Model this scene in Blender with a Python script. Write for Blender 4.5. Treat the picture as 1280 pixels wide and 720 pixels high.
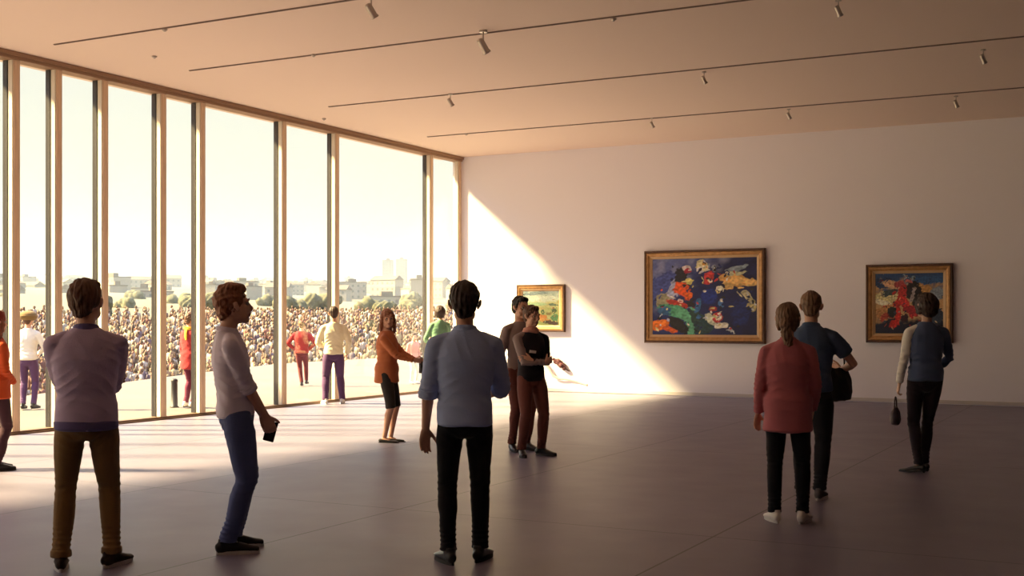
import bpy, bmesh, math, random
import numpy as np
from mathutils import Vector, Matrix, Quaternion
random.seed(7); np.random.seed(7)
for o in list(bpy.data.objects): bpy.data.objects.remove(o)
SC = bpy.context.scene; COL = SC.collection
V = Vector; R = math.radians

# ------------------------------------------------------------------ camera, sky, sun, exposure
TH = R(27.8); FPX = 1500.0; HOR = 398.0; CZ = 1.55; CX, CY = 13.36, 0.0
cam = bpy.data.cameras.new('camera'); cam.sensor_width = 36; cam.lens = FPX/1280*36
cam.shift_y = (HOR-360)/1280; cam.clip_end = 3000
camo = bpy.data.objects.new('camera', cam); COL.objects.link(camo)
camo.location = (CX, CY, CZ); camo.rotation_euler = (R(90), 0, TH); SC.camera = camo

SC.view_settings.view_transform = 'Standard'; SC.view_settings.look = 'None'
SC.view_settings.gamma = 1.0; SC.view_settings.use_curve_mapping = False
SC.view_settings.exposure = 0.14
try:
    SC.cycles.use_denoising = True; SC.cycles.max_bounces = 10; SC.cycles.diffuse_bounces = 6
    SC.cycles.transparent_max_bounces = 16; SC.cycles.volume_bounces = 1
    SC.cycles.sample_clamp_indirect = 8.0
except Exception: pass

SKY_STR = 2.6
SUN_COL = (1.0, 0.785, 0.385); SUN_STR = 29.0
w = bpy.data.worlds.new('sky'); SC.world = w; w.use_nodes = True
nt = w.node_tree; bg = nt.nodes['Background']
tc = nt.nodes.new('ShaderNodeTexCoord'); sp = nt.nodes.new('ShaderNodeSeparateXYZ')
rp = nt.nodes.new('ShaderNodeValToRGB')
nt.links.new(tc.outputs['Generated'], sp.inputs[0]); nt.links.new(sp.outputs['Z'], rp.inputs[0])
rp.color_ramp.elements[0].position = 0.0; rp.color_ramp.elements[0].color = (.28, 0.28, 0.235, 1)
rp.color_ramp.elements[1].position = 0.5; rp.color_ramp.elements[1].color = (0.62, 0.72, 1.0, 1)
e_ = rp.color_ramp.elements.new(.13); e_.color = (.325, .328, .28, 1)
e_ = rp.color_ramp.elements.new(.28); e_.color = (.375, .375, .335, 1)
nt.links.new(rp.outputs[0], bg.inputs[0]); bg.inputs[1].default_value = SKY_STR
sun = bpy.data.lights.new('sun', 'SUN'); sun.energy = SUN_STR; sun.color = SUN_COL; sun.angle = R(6)
suno = bpy.data.objects.new('sun', sun); COL.objects.link(suno)
SUN_DIR = V((math.cos(TH), math.sin(TH), -math.cos(TH)*0.93)).normalized()
suno.rotation_euler = SUN_DIR.to_track_quat('-Z', 'Y').to_euler(); suno.location = (-20, -8, 25)

# ------------------------------------------------------------------ image-to-place arithmetic
YB = 22.81; HC = 5.09
def ray(px):
    a = (px-640)/FPX
    return V((math.cos(TH)*a - math.sin(TH), math.sin(TH)*a + math.cos(TH)))   # per metre of depth
def floor_pt(px, py):
    d = FPX*CZ/(py-HOR); r = ray(px); return V((CX+r.x*d, CY+r.y*d, 0))
def at_depth(px, d): r = ray(px); return V((CX+r.x*d, CY+r.y*d, 0))
def ceil_pt(px, py, z=HC):
    d = FPX*(z-CZ)/(HOR-py); r = ray(px); return V((CX+r.x*d, CY+r.y*d, z))
def back_pt(px, py, y=YB):
    r = ray(px); d = (y-CY)/r.y; return V((CX+r.x*d, y, CZ+(HOR-py)*d/FPX))
def win_y(px, x=0.0):
    r = ray(px); d = (x-CX)/r.x; return CY+r.y*d

# ------------------------------------------------------------------ materials
def mat(name, col, rough=0.8, bump=0.0, bscale=60, vary=0.0, vscale=6, metal=0.0, spec=0.5, emit=None, estr=0, sheen=0.0, stretch=None):
    m = bpy.data.materials.new(name); m.use_nodes = True
    t = m.node_tree; b = t.nodes['Principled BSDF']
    b.inputs['Base Color'].default_value = (*col, 1); b.inputs['Roughness'].default_value = rough
    b.inputs['Metallic'].default_value = metal; b.inputs['Specular IOR Level'].default_value = spec
    if sheen: b.inputs['Sheen Weight'].default_value = sheen
    if emit: b.inputs['Emission Color'].default_value = (*emit, 1); b.inputs['Emission Strength'].default_value = estr
    tc = t.nodes.new('ShaderNodeTexCoord'); mp = t.nodes.new('ShaderNodeMapping')
    t.links.new(tc.outputs['Object'], mp.inputs[0])
    if stretch: mp.inputs['Scale'].default_value = stretch
    if vary:
        n = t.nodes.new('ShaderNodeTexNoise'); n.inputs['Scale'].default_value = vscale; n.inputs['Detail'].default_value = 4
        t.links.new(mp.outputs[0], n.inputs['Vector'])
        r = t.nodes.new('ShaderNodeValToRGB'); t.links.new(n.outputs[0], r.inputs[0])
        r.color_ramp.elements[0].position = .3; r.color_ramp.elements[1].position = .7
        r.color_ramp.elements[0].color = (*[max(0, c*(1-vary)) for c in col], 1)
        r.color_ramp.elements[1].color = (*[min(1, c*(1+vary)) for c in col], 1)
        t.links.new(r.outputs[0], b.inputs['Base Color'])
    if bump:
        n = t.nodes.new('ShaderNodeTexNoise'); n.inputs['Scale'].default_value = bscale; n.inputs['Detail'].default_value = 3
        t.links.new(mp.outputs[0], n.inputs['Vector'])
        bp = t.nodes.new('ShaderNodeBump'); bp.inputs['Strength'].default_value = bump; bp.inputs['Distance'].default_value = .01
        t.links.new(n.outputs[0], bp.inputs['Height']); t.links.new(bp.outputs[0], b.inputs['Normal'])
    return m
def attr_mat(name, rough=0.7, bump=0.0):
    m = bpy.data.materials.new(name); m.use_nodes = True
    t = m.node_tree; b = t.nodes['Principled BSDF']; b.inputs['Roughness'].default_value = rough
    a = t.nodes.new('ShaderNodeAttribute'); a.attribute_name = 'col'
    t.links.new(a.outputs['Color'], b.inputs['Base Color'])
    if bump:
        n = t.nodes.new('ShaderNodeTexNoise'); n.inputs['Scale'].default_value = 40
        bp = t.nodes.new('ShaderNodeBump'); bp.inputs['Strength'].default_value = bump; bp.inputs['Distance'].default_value = .01
        t.links.new(n.outputs[0], bp.inputs['Height']); t.links.new(bp.outputs[0], b.inputs['Normal'])
    return m
def lin(h):
    h = h.lstrip('#'); c = [int(h[i:i+2], 16)/255 for i in (0, 2, 4)]
    return tuple(x/12.92 if x <= .04045 else ((x+.055)/1.055)**2.4 for x in c)

M_wall = mat('wall_paint', (.85, .82, .89), .9, .05, 90)
M_ceil = mat('ceiling_plaster', (.82, .66, .57), .95, .04, 60)
M_dark = mat('dark_wall_paint', (.03, .032, .05), .9, .05, 90)
M_timber = mat('mullion_timber', (.74, .55, .38), .55, .1, 30, .15, 5, stretch=(8, 8, .4))
M_alu = mat('mullion_cream', (.78, .70, .58), .5)
M_steel = mat('dark_steel', (.045, .04, .045), .45, metal=.6)
M_sill = mat('sill_bronze', (.22, .14, .09), .5, metal=.3)
M_brownrail = mat('rail_brown', (.33, .20, .12), .6)

def floor_material():
    m = bpy.data.materials.new('polished_concrete'); m.use_nodes = True
    t = m.node_tree; b = t.nodes['Principled BSDF']; L = t.links.new
    tc = t.nodes.new('ShaderNodeTexCoord')
    n1 = t.nodes.new('ShaderNodeTexNoise'); n1.inputs['Scale'].default_value = .7; n1.inputs['Detail'].default_value = 8; n1.inputs['Roughness'].default_value = .6
    L(tc.outputs['Object'], n1.inputs['Vector'])
    r = t.nodes.new('ShaderNodeValToRGB'); L(n1.outputs[0], r.inputs[0])
    r.color_ramp.elements[0].position = .3; r.color_ramp.elements[0].color = (.162, .145, .208, 1)
    r.color_ramp.elements[1].position = .72; r.color_ramp.elements[1].color = (.198, .174, .245, 1)
    s = t.nodes.new('ShaderNodeSeparateXYZ'); L(tc.outputs['Object'], s.inputs[0])
    def joint(sock, off, per, wdt):
        a = t.nodes.new('ShaderNodeMath'); a.operation = 'SUBTRACT'; L(sock, a.inputs[0]); a.inputs[1].default_value = off
        p = t.nodes.new('ShaderNodeMath'); p.operation = 'PINGPONG'; L(a.outputs[0], p.inputs[0]); p.inputs[1].default_value = per/2
        c = t.nodes.new('ShaderNodeMath'); c.operation = 'LESS_THAN'; L(p.outputs[0], c.inputs[0]); c.inputs[1].default_value = wdt
        return c.outputs[0]
    j1 = joint(s.outputs['X'], 8.0, 2.65, .008); j2 = joint(s.outputs['Y'], 3.0, 5.2, .007)
    mx = t.nodes.new('ShaderNodeMath'); mx.operation = 'MAXIMUM'; L(j1, mx.inputs[0]); L(j2, mx.inputs[1])
    mix = t.nodes.new('ShaderNodeMix'); mix.data_type = 'RGBA'
    L(mx.outputs[0], mix.inputs['Factor']); L(r.outputs[0], mix.inputs[6]); mix.inputs[7].default_value = (.05, .045, .055, 1)
    L(mix.outputs[2], b.inputs['Base Color'])
    n2 = t.nodes.new('ShaderNodeTexNoise'); n2.inputs['Scale'].default_value = 2.2; n2.inputs['Detail'].default_value = 6
    L(tc.outputs['Object'], n2.inputs['Vector'])
    rr = t.nodes.new('ShaderNodeMapRange'); L(n2.outputs[0], rr.inputs[0]); rr.inputs[3].default_value = .36; rr.inputs[4].default_value = .50
    L(rr.outputs[0], b.inputs['Roughness']); b.inputs['Specular IOR Level'].default_value = .38
    return m
M_floor = floor_material()
def glass_material():
    m = bpy.data.materials.new('window_glass'); m.use_nodes = True
    t = m.node_tree; t.nodes.clear(); o = t.nodes.new('ShaderNodeOutputMaterial')
    tr = t.nodes.new('ShaderNodeBsdfTransparent'); tr.inputs[0].default_value = (.97, .975, .965, 1)
    g = t.nodes.new('ShaderNodeBsdfGlossy'); g.inputs['Roughness'].default_value = .02
    lw = t.nodes.new('ShaderNodeLayerWeight'); lw.inputs[0].default_value = .5
    pw = t.nodes.new('ShaderNodeMath'); pw.operation = 'POWER'; pw.inputs[1].default_value = 5; t.links.new(lw.outputs['Facing'], pw.inputs[0])
    f = t.nodes.new('ShaderNodeMath'); f.operation = 'MULTIPLY_ADD'; f.inputs[1].default_value = .9; f.inputs[2].default_value = .02; t.links.new(pw.outputs[0], f.inputs[0])
    mx = t.nodes.new('ShaderNodeMixShader')
    t.links.new(f.outputs[0], mx.inputs[0]); t.links.new(tr.outputs[0], mx.inputs[1]); t.links.new(g.outputs[0], mx.inputs[2])
    t.links.new(mx.outputs[0], o.inputs[0]); return m
M_glass = glass_material()

# ------------------------------------------------------------------ object helpers
def link_mesh(name, me, parent=None, mats=()):
    o = bpy.data.objects.new(name, me); COL.objects.link(o)
    for m in mats: me.materials.append(m)
    if parent: o.parent = parent
    return o
def tag(o, label=None, cat=None, group=None, kind=None):
    if label: o['label'] = label
    if cat: o['category'] = cat
    if group: o['group'] = group
    if kind: o['kind'] = kind
    return o
def empty(name, loc=(0, 0, 0), rz=0):
    o = bpy.data.objects.new(name, None); COL.objects.link(o); o.location = loc; o.rotation_euler = (0, 0, rz)
    o.empty_display_size = .2; return o
def b_box(bm, x0, x1, y0, y1, z0, z1, mi=0, bev=0):
    r = bmesh.ops.create_cube(bm, size=1, matrix=Matrix.Translation(((x0+x1)/2, (y0+y1)/2, (z0+z1)/2)) @ Matrix.Diagonal((abs(x1-x0), abs(y1-y0), abs(z1-z0), 1)))
    fs = {f for v in r['verts'] for f in v.link_faces}
    for f in fs: f.material_index = mi
    if bev:
        es = list({e for f in fs for e in f.edges})
        bmesh.ops.bevel(bm, geom=es, offset=bev, segments=2, affect='EDGES')
def bobj(name, bm, mats, parent=None, smooth=False):
    me = bpy.data.meshes.new(name); bm.to_mesh(me); bm.free()
    if smooth: me.shade_smooth()
    return link_mesh(name, me, parent, mats if isinstance(mats, (list, tuple)) else [mats])
def boxobj(name, dims, m, parent=None, bev=0):
    bm = bmesh.new(); b_box(bm, *dims, bev=bev); return bobj(name, bm, m, parent)

# ------------------------------------------------------------------ the room
X1, Y0 = 25.0, -8.0
tag(boxobj('floor', (-.14, X1, Y0, YB+.2, -.15, 0), M_floor), kind='structure')
tag(boxobj('ceiling', (-.6, X1, Y0, YB+.2, HC, HC+.25), M_ceil), kind='structure')
tag(boxobj('wall_back', (-.14, X1, YB, YB+.2, 0, HC), M_wall), kind='structure')
tag(boxobj('wall_right', (X1, X1+.2, Y0-.2, YB+.2, -.15, HC+.25), M_dark), kind='structure')
tag(boxobj('wall_rear', (-.14, X1, Y0-.2, Y0, -.15, HC+.25), M_dark), kind='structure')
bm = bmesh.new(); b_box(bm, .13, X1, YB-.012, YB, .012, .075, bev=.003)
tag(bobj('baseboard_back', bm, mat('baseboard_paint', (.62, .57, .55), .7)), kind='structure')

# window wall: head rail, sill rail, mullions, panes
HT = HC-.10
bm = bmesh.new(); b_box(bm, -.12, .11, Y0, YB, HT, HC, bev=.008); b_box(bm, .11, .14, Y0, YB, HT+.045, HC-.005)
tag(bobj('trim_1', bm, M_brownrail), kind='structure')
bm = bmesh.new(); b_box(bm, -.12, .07, Y0, YB, 0, .045, bev=.006); b_box(bm, .07, .10, Y0, YB, 0, .02)
tag(bobj('trim_2', bm, M_sill), kind='structure')
ys = [win_y(p, .075) for p in (21, 74, 132, 205, 254, 356, 422, 540)]
mids = [y+.0 for y in ys]
step = 1.42; y = mids[0]
while y-step > Y0+.3: y -= step; mids.insert(0, y)
edges = [Y0] + mids + [YB-.02]
k = 0
for i, ym in enumerate(mids + [YB-.055]):
    t = empty('trim_%d' % (i+3), (0, ym, 0)); tag(t, kind='structure')
    wd = .055
    bm = bmesh.new(); b_box(bm, -.03, .055, -wd, wd, .045, HT, bev=.004); bobj('mullion_core', bm, M_alu, t)
    bm = bmesh.new(); b_box(bm, .055, .075, -wd+.012, wd, .045, HT, bev=.004); bobj('timber_cover', bm, M_timber, t)
    if i < len(mids):
        bm = bmesh.new(); b_box(bm, -.12, -.032, -wd-.012, -wd+.028, .045, HT, bev=.003); bobj('steel_fin', bm, M_steel, t)
for i in range(len(edges)-1):
    a, b = edges[i]+.056, edges[i+1]-.056
    if b-a < .1: continue
    k += 1
    t = empty('window_%d' % k, (0, a, .045)); tag(t, kind='structure')
    bobj_ = bmesh.new(); b_box(bobj_, -.012, -.006, 0, b-a, 0, HT-.045)
    bobj('pane', bobj_, M_glass, t)

# ------------------------------------------------------------------ outside: terrace, crowd bank, far land
M_pave = mat('terrace_paving', (.16, .135, .125), .85, .1, 20, .08, .5)
M_bank = mat('bank_earth', (.12, .10, .075), .95, .2, 4, .25, .6)
M_far = mat('far_ground', (.15, .135, .10), 1, 0, 1, .2, .02)
bm = bmesh.new()
outer = [(-.14, -30), (-.14, 70), (-14.5, 70), (-13.6, 42), (-13.2, 33), (-11.0, 27), (-8.6, 21), (-6.3, 16), (-5.6, 10), (-5.6, -30)]
vs = [bm.verts.new((x, y, -.02)) for x, y in outer]; f = bm.faces.new(vs)
g = bmesh.ops.extrude_face_region(bm, geom=[f])
for e in g['geom']:
    if isinstance(e, bmesh.types.BMVert): e.co.z -= 3.0
bmesh.ops.recalc_face_normals(bm, faces=bm.faces)
tag(bobj('terrace', bm, M_pave), kind='structure')
# hillside, an arc round the gallery
def bank_z(d):
    if d < 55: return -2.9
    if d < 110: return -3.35 + (d-55)*.0795 - .0
    if d < 600: return 1.02 + (d-110)*.0375
    return 19.4 - (d-600)*.01
AX = TH + math.atan(350/FPX)
def arc(d, a): # a = angle left of the +Y axis
    return V((CX - math.sin(a)*d, CY + math.cos(a)*d, 0))
bm = bmesh.new(); rings = [30, 42, 54.9, 55, 70, 90, 110, 130, 180, 260, 400, 600, 900]; NA = 56; grid = []
for d in rings:
    row = []
    for j in range(NA+1):
        a = R(-10) + R(150)*j/NA; p = arc(d, a)
        z = bank_z(d) + (math.sin(a*9)*.004*d if d > 150 else 0)
        row.append(bm.verts.new((p.x, p.y, z)))
    grid.append(row)
for i in range(len(rings)-1):
    for j in range(NA):
        f = bm.faces.new((grid[i][j], grid[i+1][j], grid[i+1][j+1], grid[i][j+1])); f.material_index = 0 if i < 7 else 1
for v in list(bm.verts):
    pass
hill = bobj('ground_outside', bm, [M_bank, M_far], smooth=True); tag(hill, kind='structure')

# ------------------------------------------------------------------ solid modelling toolkit (voxel unions, fabric folds)
class Solid:
    def __init__(s): s.bm = bmesh.new()
    def ell(s, c, r, M=None, seg=20):
        m = (M or Matrix.Identity(4))
        bmesh.ops.create_uvsphere(s.bm, u_segments=seg, v_segments=max(8, seg//2), radius=1, matrix=m @ Matrix.Translation(c) @ Matrix.Diagonal((*r, 1)))
        return s
    def box(s, c, r, M=None, bev=.004):
        m = (M or Matrix.Identity(4)) @ Matrix.Translation(c) @ Matrix.Diagonal((r[0]*2, r[1]*2, r[2]*2, 1))
        bmesh.ops.create_cube(s.bm, size=1, matrix=m); return s
    def tube(s, pts, rad, side=(1, 0, 0), n=18, cap=.55, power=2.0, M=None):
        pts = [V(p) for p in pts]; rad = [(r, r) if isinstance(r, (int, float)) else r for r in rad]
        P = []; Q = []
        t0 = (pts[1]-pts[0]).normalized(); t1 = (pts[-1]-pts[-2]).normalized()
        m0 = min(rad[0]); m1 = min(rad[-1])
        if cap:
            for f, g_ in ((1, .25), (.8, .65), (.45, .9)):
                P.append(pts[0]-t0*m0*cap*f); Q.append((rad[0][0]*g_, rad[0][1]*g_))
        P += pts; Q += rad
        if cap:
            for f, g_ in ((.45, .9), (.8, .65), (1, .25)):
                P.append(pts[-1]+t1*m1*cap*f); Q.append((rad[-1][0]*g_, rad[-1][1]*g_))
        rings = []; side = V(side)
        for i, p in enumerate(P):
            a = P[max(0, i-1)]; b = P[min(len(P)-1, i+1)]; t = (b-a).normalized()
            if t.length < .5: t = t0
            sx = side - t*side.dot(t)
            if sx.length < .05: sx = t.orthogonal()
            sx.normalize(); sy = t.cross(sx); side = sx.copy()
            row = []
            for k in range(n):
                an = 2*math.pi*k/n; c, q = math.cos(an), math.sin(an)
                e = 2/power; c = math.copysign(abs(c)**e, c); q = math.copysign(abs(q)**e, q)
                co = p + sx*c*Q[i][0] + sy*q*Q[i][1]
                if M: co = M @ co
                row.append(s.bm.verts.new(co))
            rings.append(row)
        for i in range(len(rings)-1):
            for k in range(n):
                s.bm.faces.new((rings[i][k], rings[i][(k+1) % n], rings[i+1][(k+1) % n], rings[i+1][k]))
        s.bm.faces.new(list(reversed(rings[0]))); s.bm.faces.new(rings[-1]); return s
    def build(s, name, mats, parent, voxel=.008, smooth=3, fn=None, matfn=None, scale=1.0):
        bmesh.ops.recalc_face_normals(s.bm, faces=s.bm.faces)
        me = bpy.data.meshes.new('tmp'); s.bm.to_mesh(me); s.bm.free()
        ob = bpy.data.objects.new('tmp', me); COL.objects.link(ob)
        md = ob.modifiers.new('r', 'REMESH'); md.mode = 'VOXEL'; md.voxel_size = voxel; md.adaptivity = 0
        if smooth:
            md = ob.modifiers.new('s', 'SMOOTH'); md.factor = .6; md.iterations = smooth
        bpy.context.view_layer.update(); dg = bpy.context.evaluated_depsgraph_get()
        out = bpy.data.meshes.new_from_object(ob.evaluated_get(dg))
        bpy.data.objects.remove(ob); bpy.data.meshes.remove(me)
        out.name = name; n = len(out.vertices)
        if fn is not None and n:
            P = np.empty(n*3, 'f'); out.vertices.foreach_get('co', P); P = P.reshape(-1, 3)
            N = np.empty(n*3, 'f'); out.vertex_normals.foreach_get('vector', N); N = N.reshape(-1, 3)
            P = fn(P.astype('d'), N.astype('d')); out.vertices.foreach_set('co', P.astype('f').ravel()); out.update()
        out.materials.clear()
        if scale != 1: out.transform(Matrix.Scale(scale, 4))
        o = link_mesh(name, out, parent, mats if isinstance(mats, (list, tuple)) else [mats])
        if matfn is not None:
            C = np.array([p.center for p in out.polygons])/scale
            idx = matfn(C).astype(np.int32); out.polygons.foreach_set('material_index', idx)
        out.shade_smooth(); return o

def ridged(x): return 1-2*np.abs(np.sin(x))**.7
def folds(spots, seed=0, base=.0022):
    rs = np.random.RandomState(seed); ph = rs.rand(12)*6.28; kv = rs.randn(6, 3)
    def fn(P, N):
        w = sum(np.sin(P @ (kv[i]*9) + ph[i]) for i in range(4))
        d = base*.8*np.sin(P @ (kv[4]*16)+w+ph[5]) + base*np.sin(P @ (kv[5]*10)+ph[6]-w)
        for c, r, ax, fr, am in spots:
            q = P-np.array(c); g = np.exp(-(q**2).sum(1)/r**2)
            d = d + am*g*ridged((q @ np.array(ax))*fr + w*.55 + ph[7])
        return P + N*d[:, None]
    return fn
def strands(seed, amp=.004, freq=220):
    rs = np.random.RandomState(seed); k = rs.randn(5, 3)
    def fn(P, N):
        w = sum(np.sin(P @ (k[i]*22)+i) for i in range(4))
        c = P.mean(0); a = np.arctan2(P[:, 0]-c[0], P[:, 1]-c[1])
        d = amp*(np.sin(a*17+w*1.6)*.6 + np.sin(P @ (k[4]*45)+w*2)*.7 + np.sin(a*41+w)*.25)
        return P+N*d[:, None]
    return fn

# ------------------------------------------------------------------ people
def skin_mat(name, c): return mat(name, c, .55, .05, 120, .06, 9)
def hair_mat(name, c): return mat(name, c, .55, .5, 90, .3, 40, stretch=(1, 1, .25))
def cloth(name, c, rough=.9, vary=.05): return mat(name, c, rough, .25, 160, vary, 5, spec=.2, sheen=.15)
M_eye = mat('eye_white', (.42, .38, .35), .4); M_iris = mat('iris_brown', (.06, .03, .02), .15)
M_lip = mat('lip_tone', (.50, .22, .17), .6); M_rubber = mat('shoe_rubber', (.55, .52, .50), .7)
M_rubber_dark = mat('shoe_rubber_dark', (.04, .035, .035), .7)

def ik(S, T, L1, L2, pole):
    S, T, pole = V(S), V(T), V(pole); d = T-S; D = min(max(d.length, abs(L1-L2)+.02), (L1+L2)*.995); u = d.normalized()
    a = (L1*L1-L2*L2+D*D)/(2*D); h = math.sqrt(max(0, L1*L1-a*a))
    p = pole - u*pole.dot(u); p.normalize()
    return S+u*a+p*h, S+u*D

def person(name, loc, face, H, label, cat='person', **k):
    """built facing local +Y at 1.75 m, then scaled; face = direction (x,y) the body looks"""
    s = H/1.75; vox = k.get('vox', .008); hv = k.get('hvox', min(vox, .0055)); g = k.get
    t = empty(name, loc, math.atan2(face[1], face[0])-math.pi/2); tag(t, label, cat, g('group'))
    fem = g('fem', False); bulk = g('bulk', 1.0)
    seed = g('seed', 1)
    zs = [0, .9, 1.15, 1.42, 1.75]
    sw = g('sway', [(0, 0)]*5)
    def off(z):
        return V((np.interp(z, zs, [q[0] for q in sw]), np.interp(z, zs, [q[1] for q in sw]), 0))
    def W(x, y, z): return V((x, y, z))+off(z)
    sh = (.150 if fem else .172)*(1+(bulk-1)*.45)
    shr = g('shrug', 0)
    S = {-1: W(-sh, -.01, 1.368+shr), 1: W(sh, -.01, 1.368+shr)}
    Lu, Lf = (.275, .235) if fem else (.29, .25)
    arms = {}
    for sd, key in ((-1, 'armL'), (1, 'armR')):
        a = g(key, None) or dict(T=(sd*(sh+.06), .03, .86), pole=(sd*.3, -1, 0))
        T = V(a['T'])+off(V(a['T']).z); E, Wr = ik(S[sd], T, Lu, Lf, a.get('pole', (sd*.3, -1, -.2)))
        hd = V(a.get('hd', Wr-E)).normalized(); pn = V(a.get('pn', (-sd, 0, 0))); pn = (pn-hd*pn.dot(hd)).normalized()
        arms[sd] = (S[sd], E, Wr, hd, pn, a.get('curl', .35))
    # legs
    hipx = .088
    legs = {}
    for sd, key in ((-1, 'footL'), (1, 'footR')):
        fx, fy, fyaw = g(key, (sd*.10, 0, -sd*12)); lift = g(key+'_lift', 0)
        A = V((fx, fy, .085+lift)); Hp = W(sd*hipx, -.0, .90)
        K, A2 = ik(Hp, A, .425, .41, g('kneepole', (sd*.12, 1, 0)))
        legs[sd] = (Hp, K, A, R(fyaw))
    # head
    hz = 1.75-.118; hyaw, hpit, hroll = g('head', (0, 0, 0)); ho = V(g('headoff', (0, 0, 0)))
    HC_ = W(0, .02, hz)+ho
    MH = Matrix.Translation(HC_) @ Matrix.Rotation(R(-hyaw), 4, 'Z') @ Matrix.Rotation(R(hpit), 4, 'X') @ Matrix.Rotation(R(hroll), 4, 'Y')
    hs = g('hscale', 1.06); MH = MH @ Matrix.Scale(hs, 4)
    MHi = MH.inverted()
    skin = k['skin']
    # ---- body: one continuous surface
    b = Solid(); nf = 1.0 if not fem else .86
    tors = [(.90, .125, .085), (.93, .135, .095), (1.02, .115, .082), (1.12, .118, .085), (1.25, .14, .095), (1.36, .15, .085), (1.43, .09, .065), (1.48, .055, .055)]
    b.tube([W(0, -.005, z) for z, _, _ in tors], [(rx*nf, ry) for _, rx, ry in tors])
    b.tube([W(0, -.02, 1.42), W(0, -.012, 1.48)+ho*.3, MH @ V((0, -.018, -.07))], [.066*nf, .055*nf, .054*nf])
    b.ell((0, -.014, .026), (.074, .094, .089), MH); b.ell((0, .020, -.028), (.061, .068, .084), MH)
    b.ell((0, .056, -.092), (.028, .027, .021), MH)
    for sd in (-1, 1):
        b.ell((sd*.034, .022, -.064), (.026, .046, .034), MH); b.ell((sd*.036, .058, -.022), (.023, .024, .020), MH)
        b.tube([(sd*.074, .008, -.030), (sd*.088, -.006, -.004), (sd*.090, -.012, .018)], [(.007, .010), (.008, .018), (.006, .014)], side=(1, 0, 0), M=MH)
        b.tube([(sd*.012, .083, .021), (sd*.032, .081, .025), (sd*.05, .068, .02)], [.008, .009, .008], M=MH)
    b.tube([(0, .082, .012), (0, .093, -.012), (0, .104, -.030)], [.008, .0095, .012], M=MH)
    b.ell((0, .094, -.037), (.017, .014, .009), MH)
    b.ell((0, .083, -.058), (.023, .013, .007), MH); b.ell((0, .081, -.068), (.020, .013, .008), MH)
    af = .82 if fem else 1.0
    for sd in (-1, 1):
        s0, E, Wr, hd, pn, curl = arms[sd]
        b.tube([s0-V((sd*.03, 0, 0)), s0, s0.lerp(E, .35), s0.lerp(E, .8), E, E.lerp(Wr, .25), E.lerp(Wr, .7), Wr], [q*af for q in (.034, .038, .040, .036, .036, .038, .030, .026)])
        fx = hd.cross(pn)*sd; # thumb side
        pc = Wr+hd*.05
        b.tube([Wr-hd*.01, Wr+hd*.03, Wr+hd*.07, Wr+hd*.092], [(.025*af, .020*af), (.036*af, .017*af), (.041*af, .015*af), (.039*af, .012*af)], side=fx, cap=.4)
        for i, (o_, L_) in enumerate(((.030, .070), (.010, .079), (-.010, .074), (-.029, .058))):
            p = Wr+hd*.088+fx*o_*af; d = (hd+fx*o_*1.5).normalized(); pts = [p-hd*.02, p]; c = curl*(.9+.12*i)
            for q in range(3):
                d = Quaternion(hd.cross(pn).normalized(), c*(.9 if q else .6)) @ d; p = p+d*L_*af*(.42, .32, .26)[q]; pts.append(p)
            b.tube(pts, [.0088*af+.001, .0092*af+.001, .0088*af, .0080*af, .0068*af], side=fx, n=10)
        p = Wr+hd*.022+fx*.026*af; d = (hd*.75+fx*.62+pn*.25).normalized(); pts = [p]
        for q, L_ in enumerate((.042, .032, .026)):
            p = p+d*L_*af; pts.append(p); d = (d+hd*.35+pn*.25*(1+curl)).normalized()
        b.tube(pts, [.013*af, .0115*af, .0098*af, .008*af], side=fx, n=10)
    bare = g('bare_legs', False)
    for sd in (-1, 1):
        Hp, K, A, fy = legs[sd]
        b.tube([Hp+V((-sd*.02, 0, .03)), Hp.lerp(K, .3), Hp.lerp(K, .8), K, K.lerp(A, .3)+V((0, -.012, 0)), K.lerp(A, .75), A], [q*(1.0) for q in (.078, .072, .054, .048, .050, .034, .032)])
        MF = Matrix.Translation((A.x, A.y, A.z-.085)) @ Matrix.Rotation(-fy if False else fy, 4, 'Z')
        b.tube([(0, -.030, .045), (0, .03, .042), (0, .09, .026), (0, .14, .020)], [(.022, .024), (.024, .024), (.026, .010), (.020, .006)], M=MF)
    def facefn(P, N):
        Hm = np.array(MHi); q = P @ Hm[:3, :3].T + Hm[:3, 3]; d = np.zeros(len(P))
        for sd in (-1, 1):
            e = q-np.array((sd*.031, .080, .003)); d -= .0085*np.exp(-(e**2/np.array((.015, .03, .0095))**2).sum(1))
        e = q-np.array((0, .09, -.0635)); d -= .0025*np.exp(-(e**2/np.array((.022, .02, .0018))**2).sum(1))
        return P+N*d[:, None]
    def facemat(C):
        Hm = np.array(MHi); q = C @ Hm[:3, :3].T + Hm[:3, 3]
        e = (np.abs(q[:, 0])/.024)**2 + ((q[:, 2]+.0635)/(.0115))**2
        return ((e < 1) & (q[:, 1] > .05)).astype(int)
    b.build('body', [skin, M_lip], t, hv, 2, facefn, facemat, s)
    if g('eyes', True):
        for sd in (-1, 1):
            e = bmesh.new(); bmesh.ops.create_uvsphere(e, u_segments=14, v_segments=10, radius=.0106, matrix=Matrix.Scale(s, 4) @ MH @ Matrix.Translation((sd*.031, .073, .003)) @ Matrix.Rotation(R(-90), 4, 'X'))
            c = MH @ V((sd*.031, .073, .003)); fw = (MH.to_3x3() @ V((0, 1, 0))).normalized()
            for f in e.faces:
                if (f.calc_center_median()/s-c).normalized().dot(fw) > .86: f.material_index = 1
            bobj('eye', e, [M_eye, M_iris], t, True)
            q = Solid().tube([(sd*.014, .088, .027), (sd*.032, .088, .032), (sd*.05, .074, .027)], [(.0035, .0035)]*3, M=MH, n=8)
            q.build('eyebrow', k['hair'], t, .003, 1, scale=s)
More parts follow.
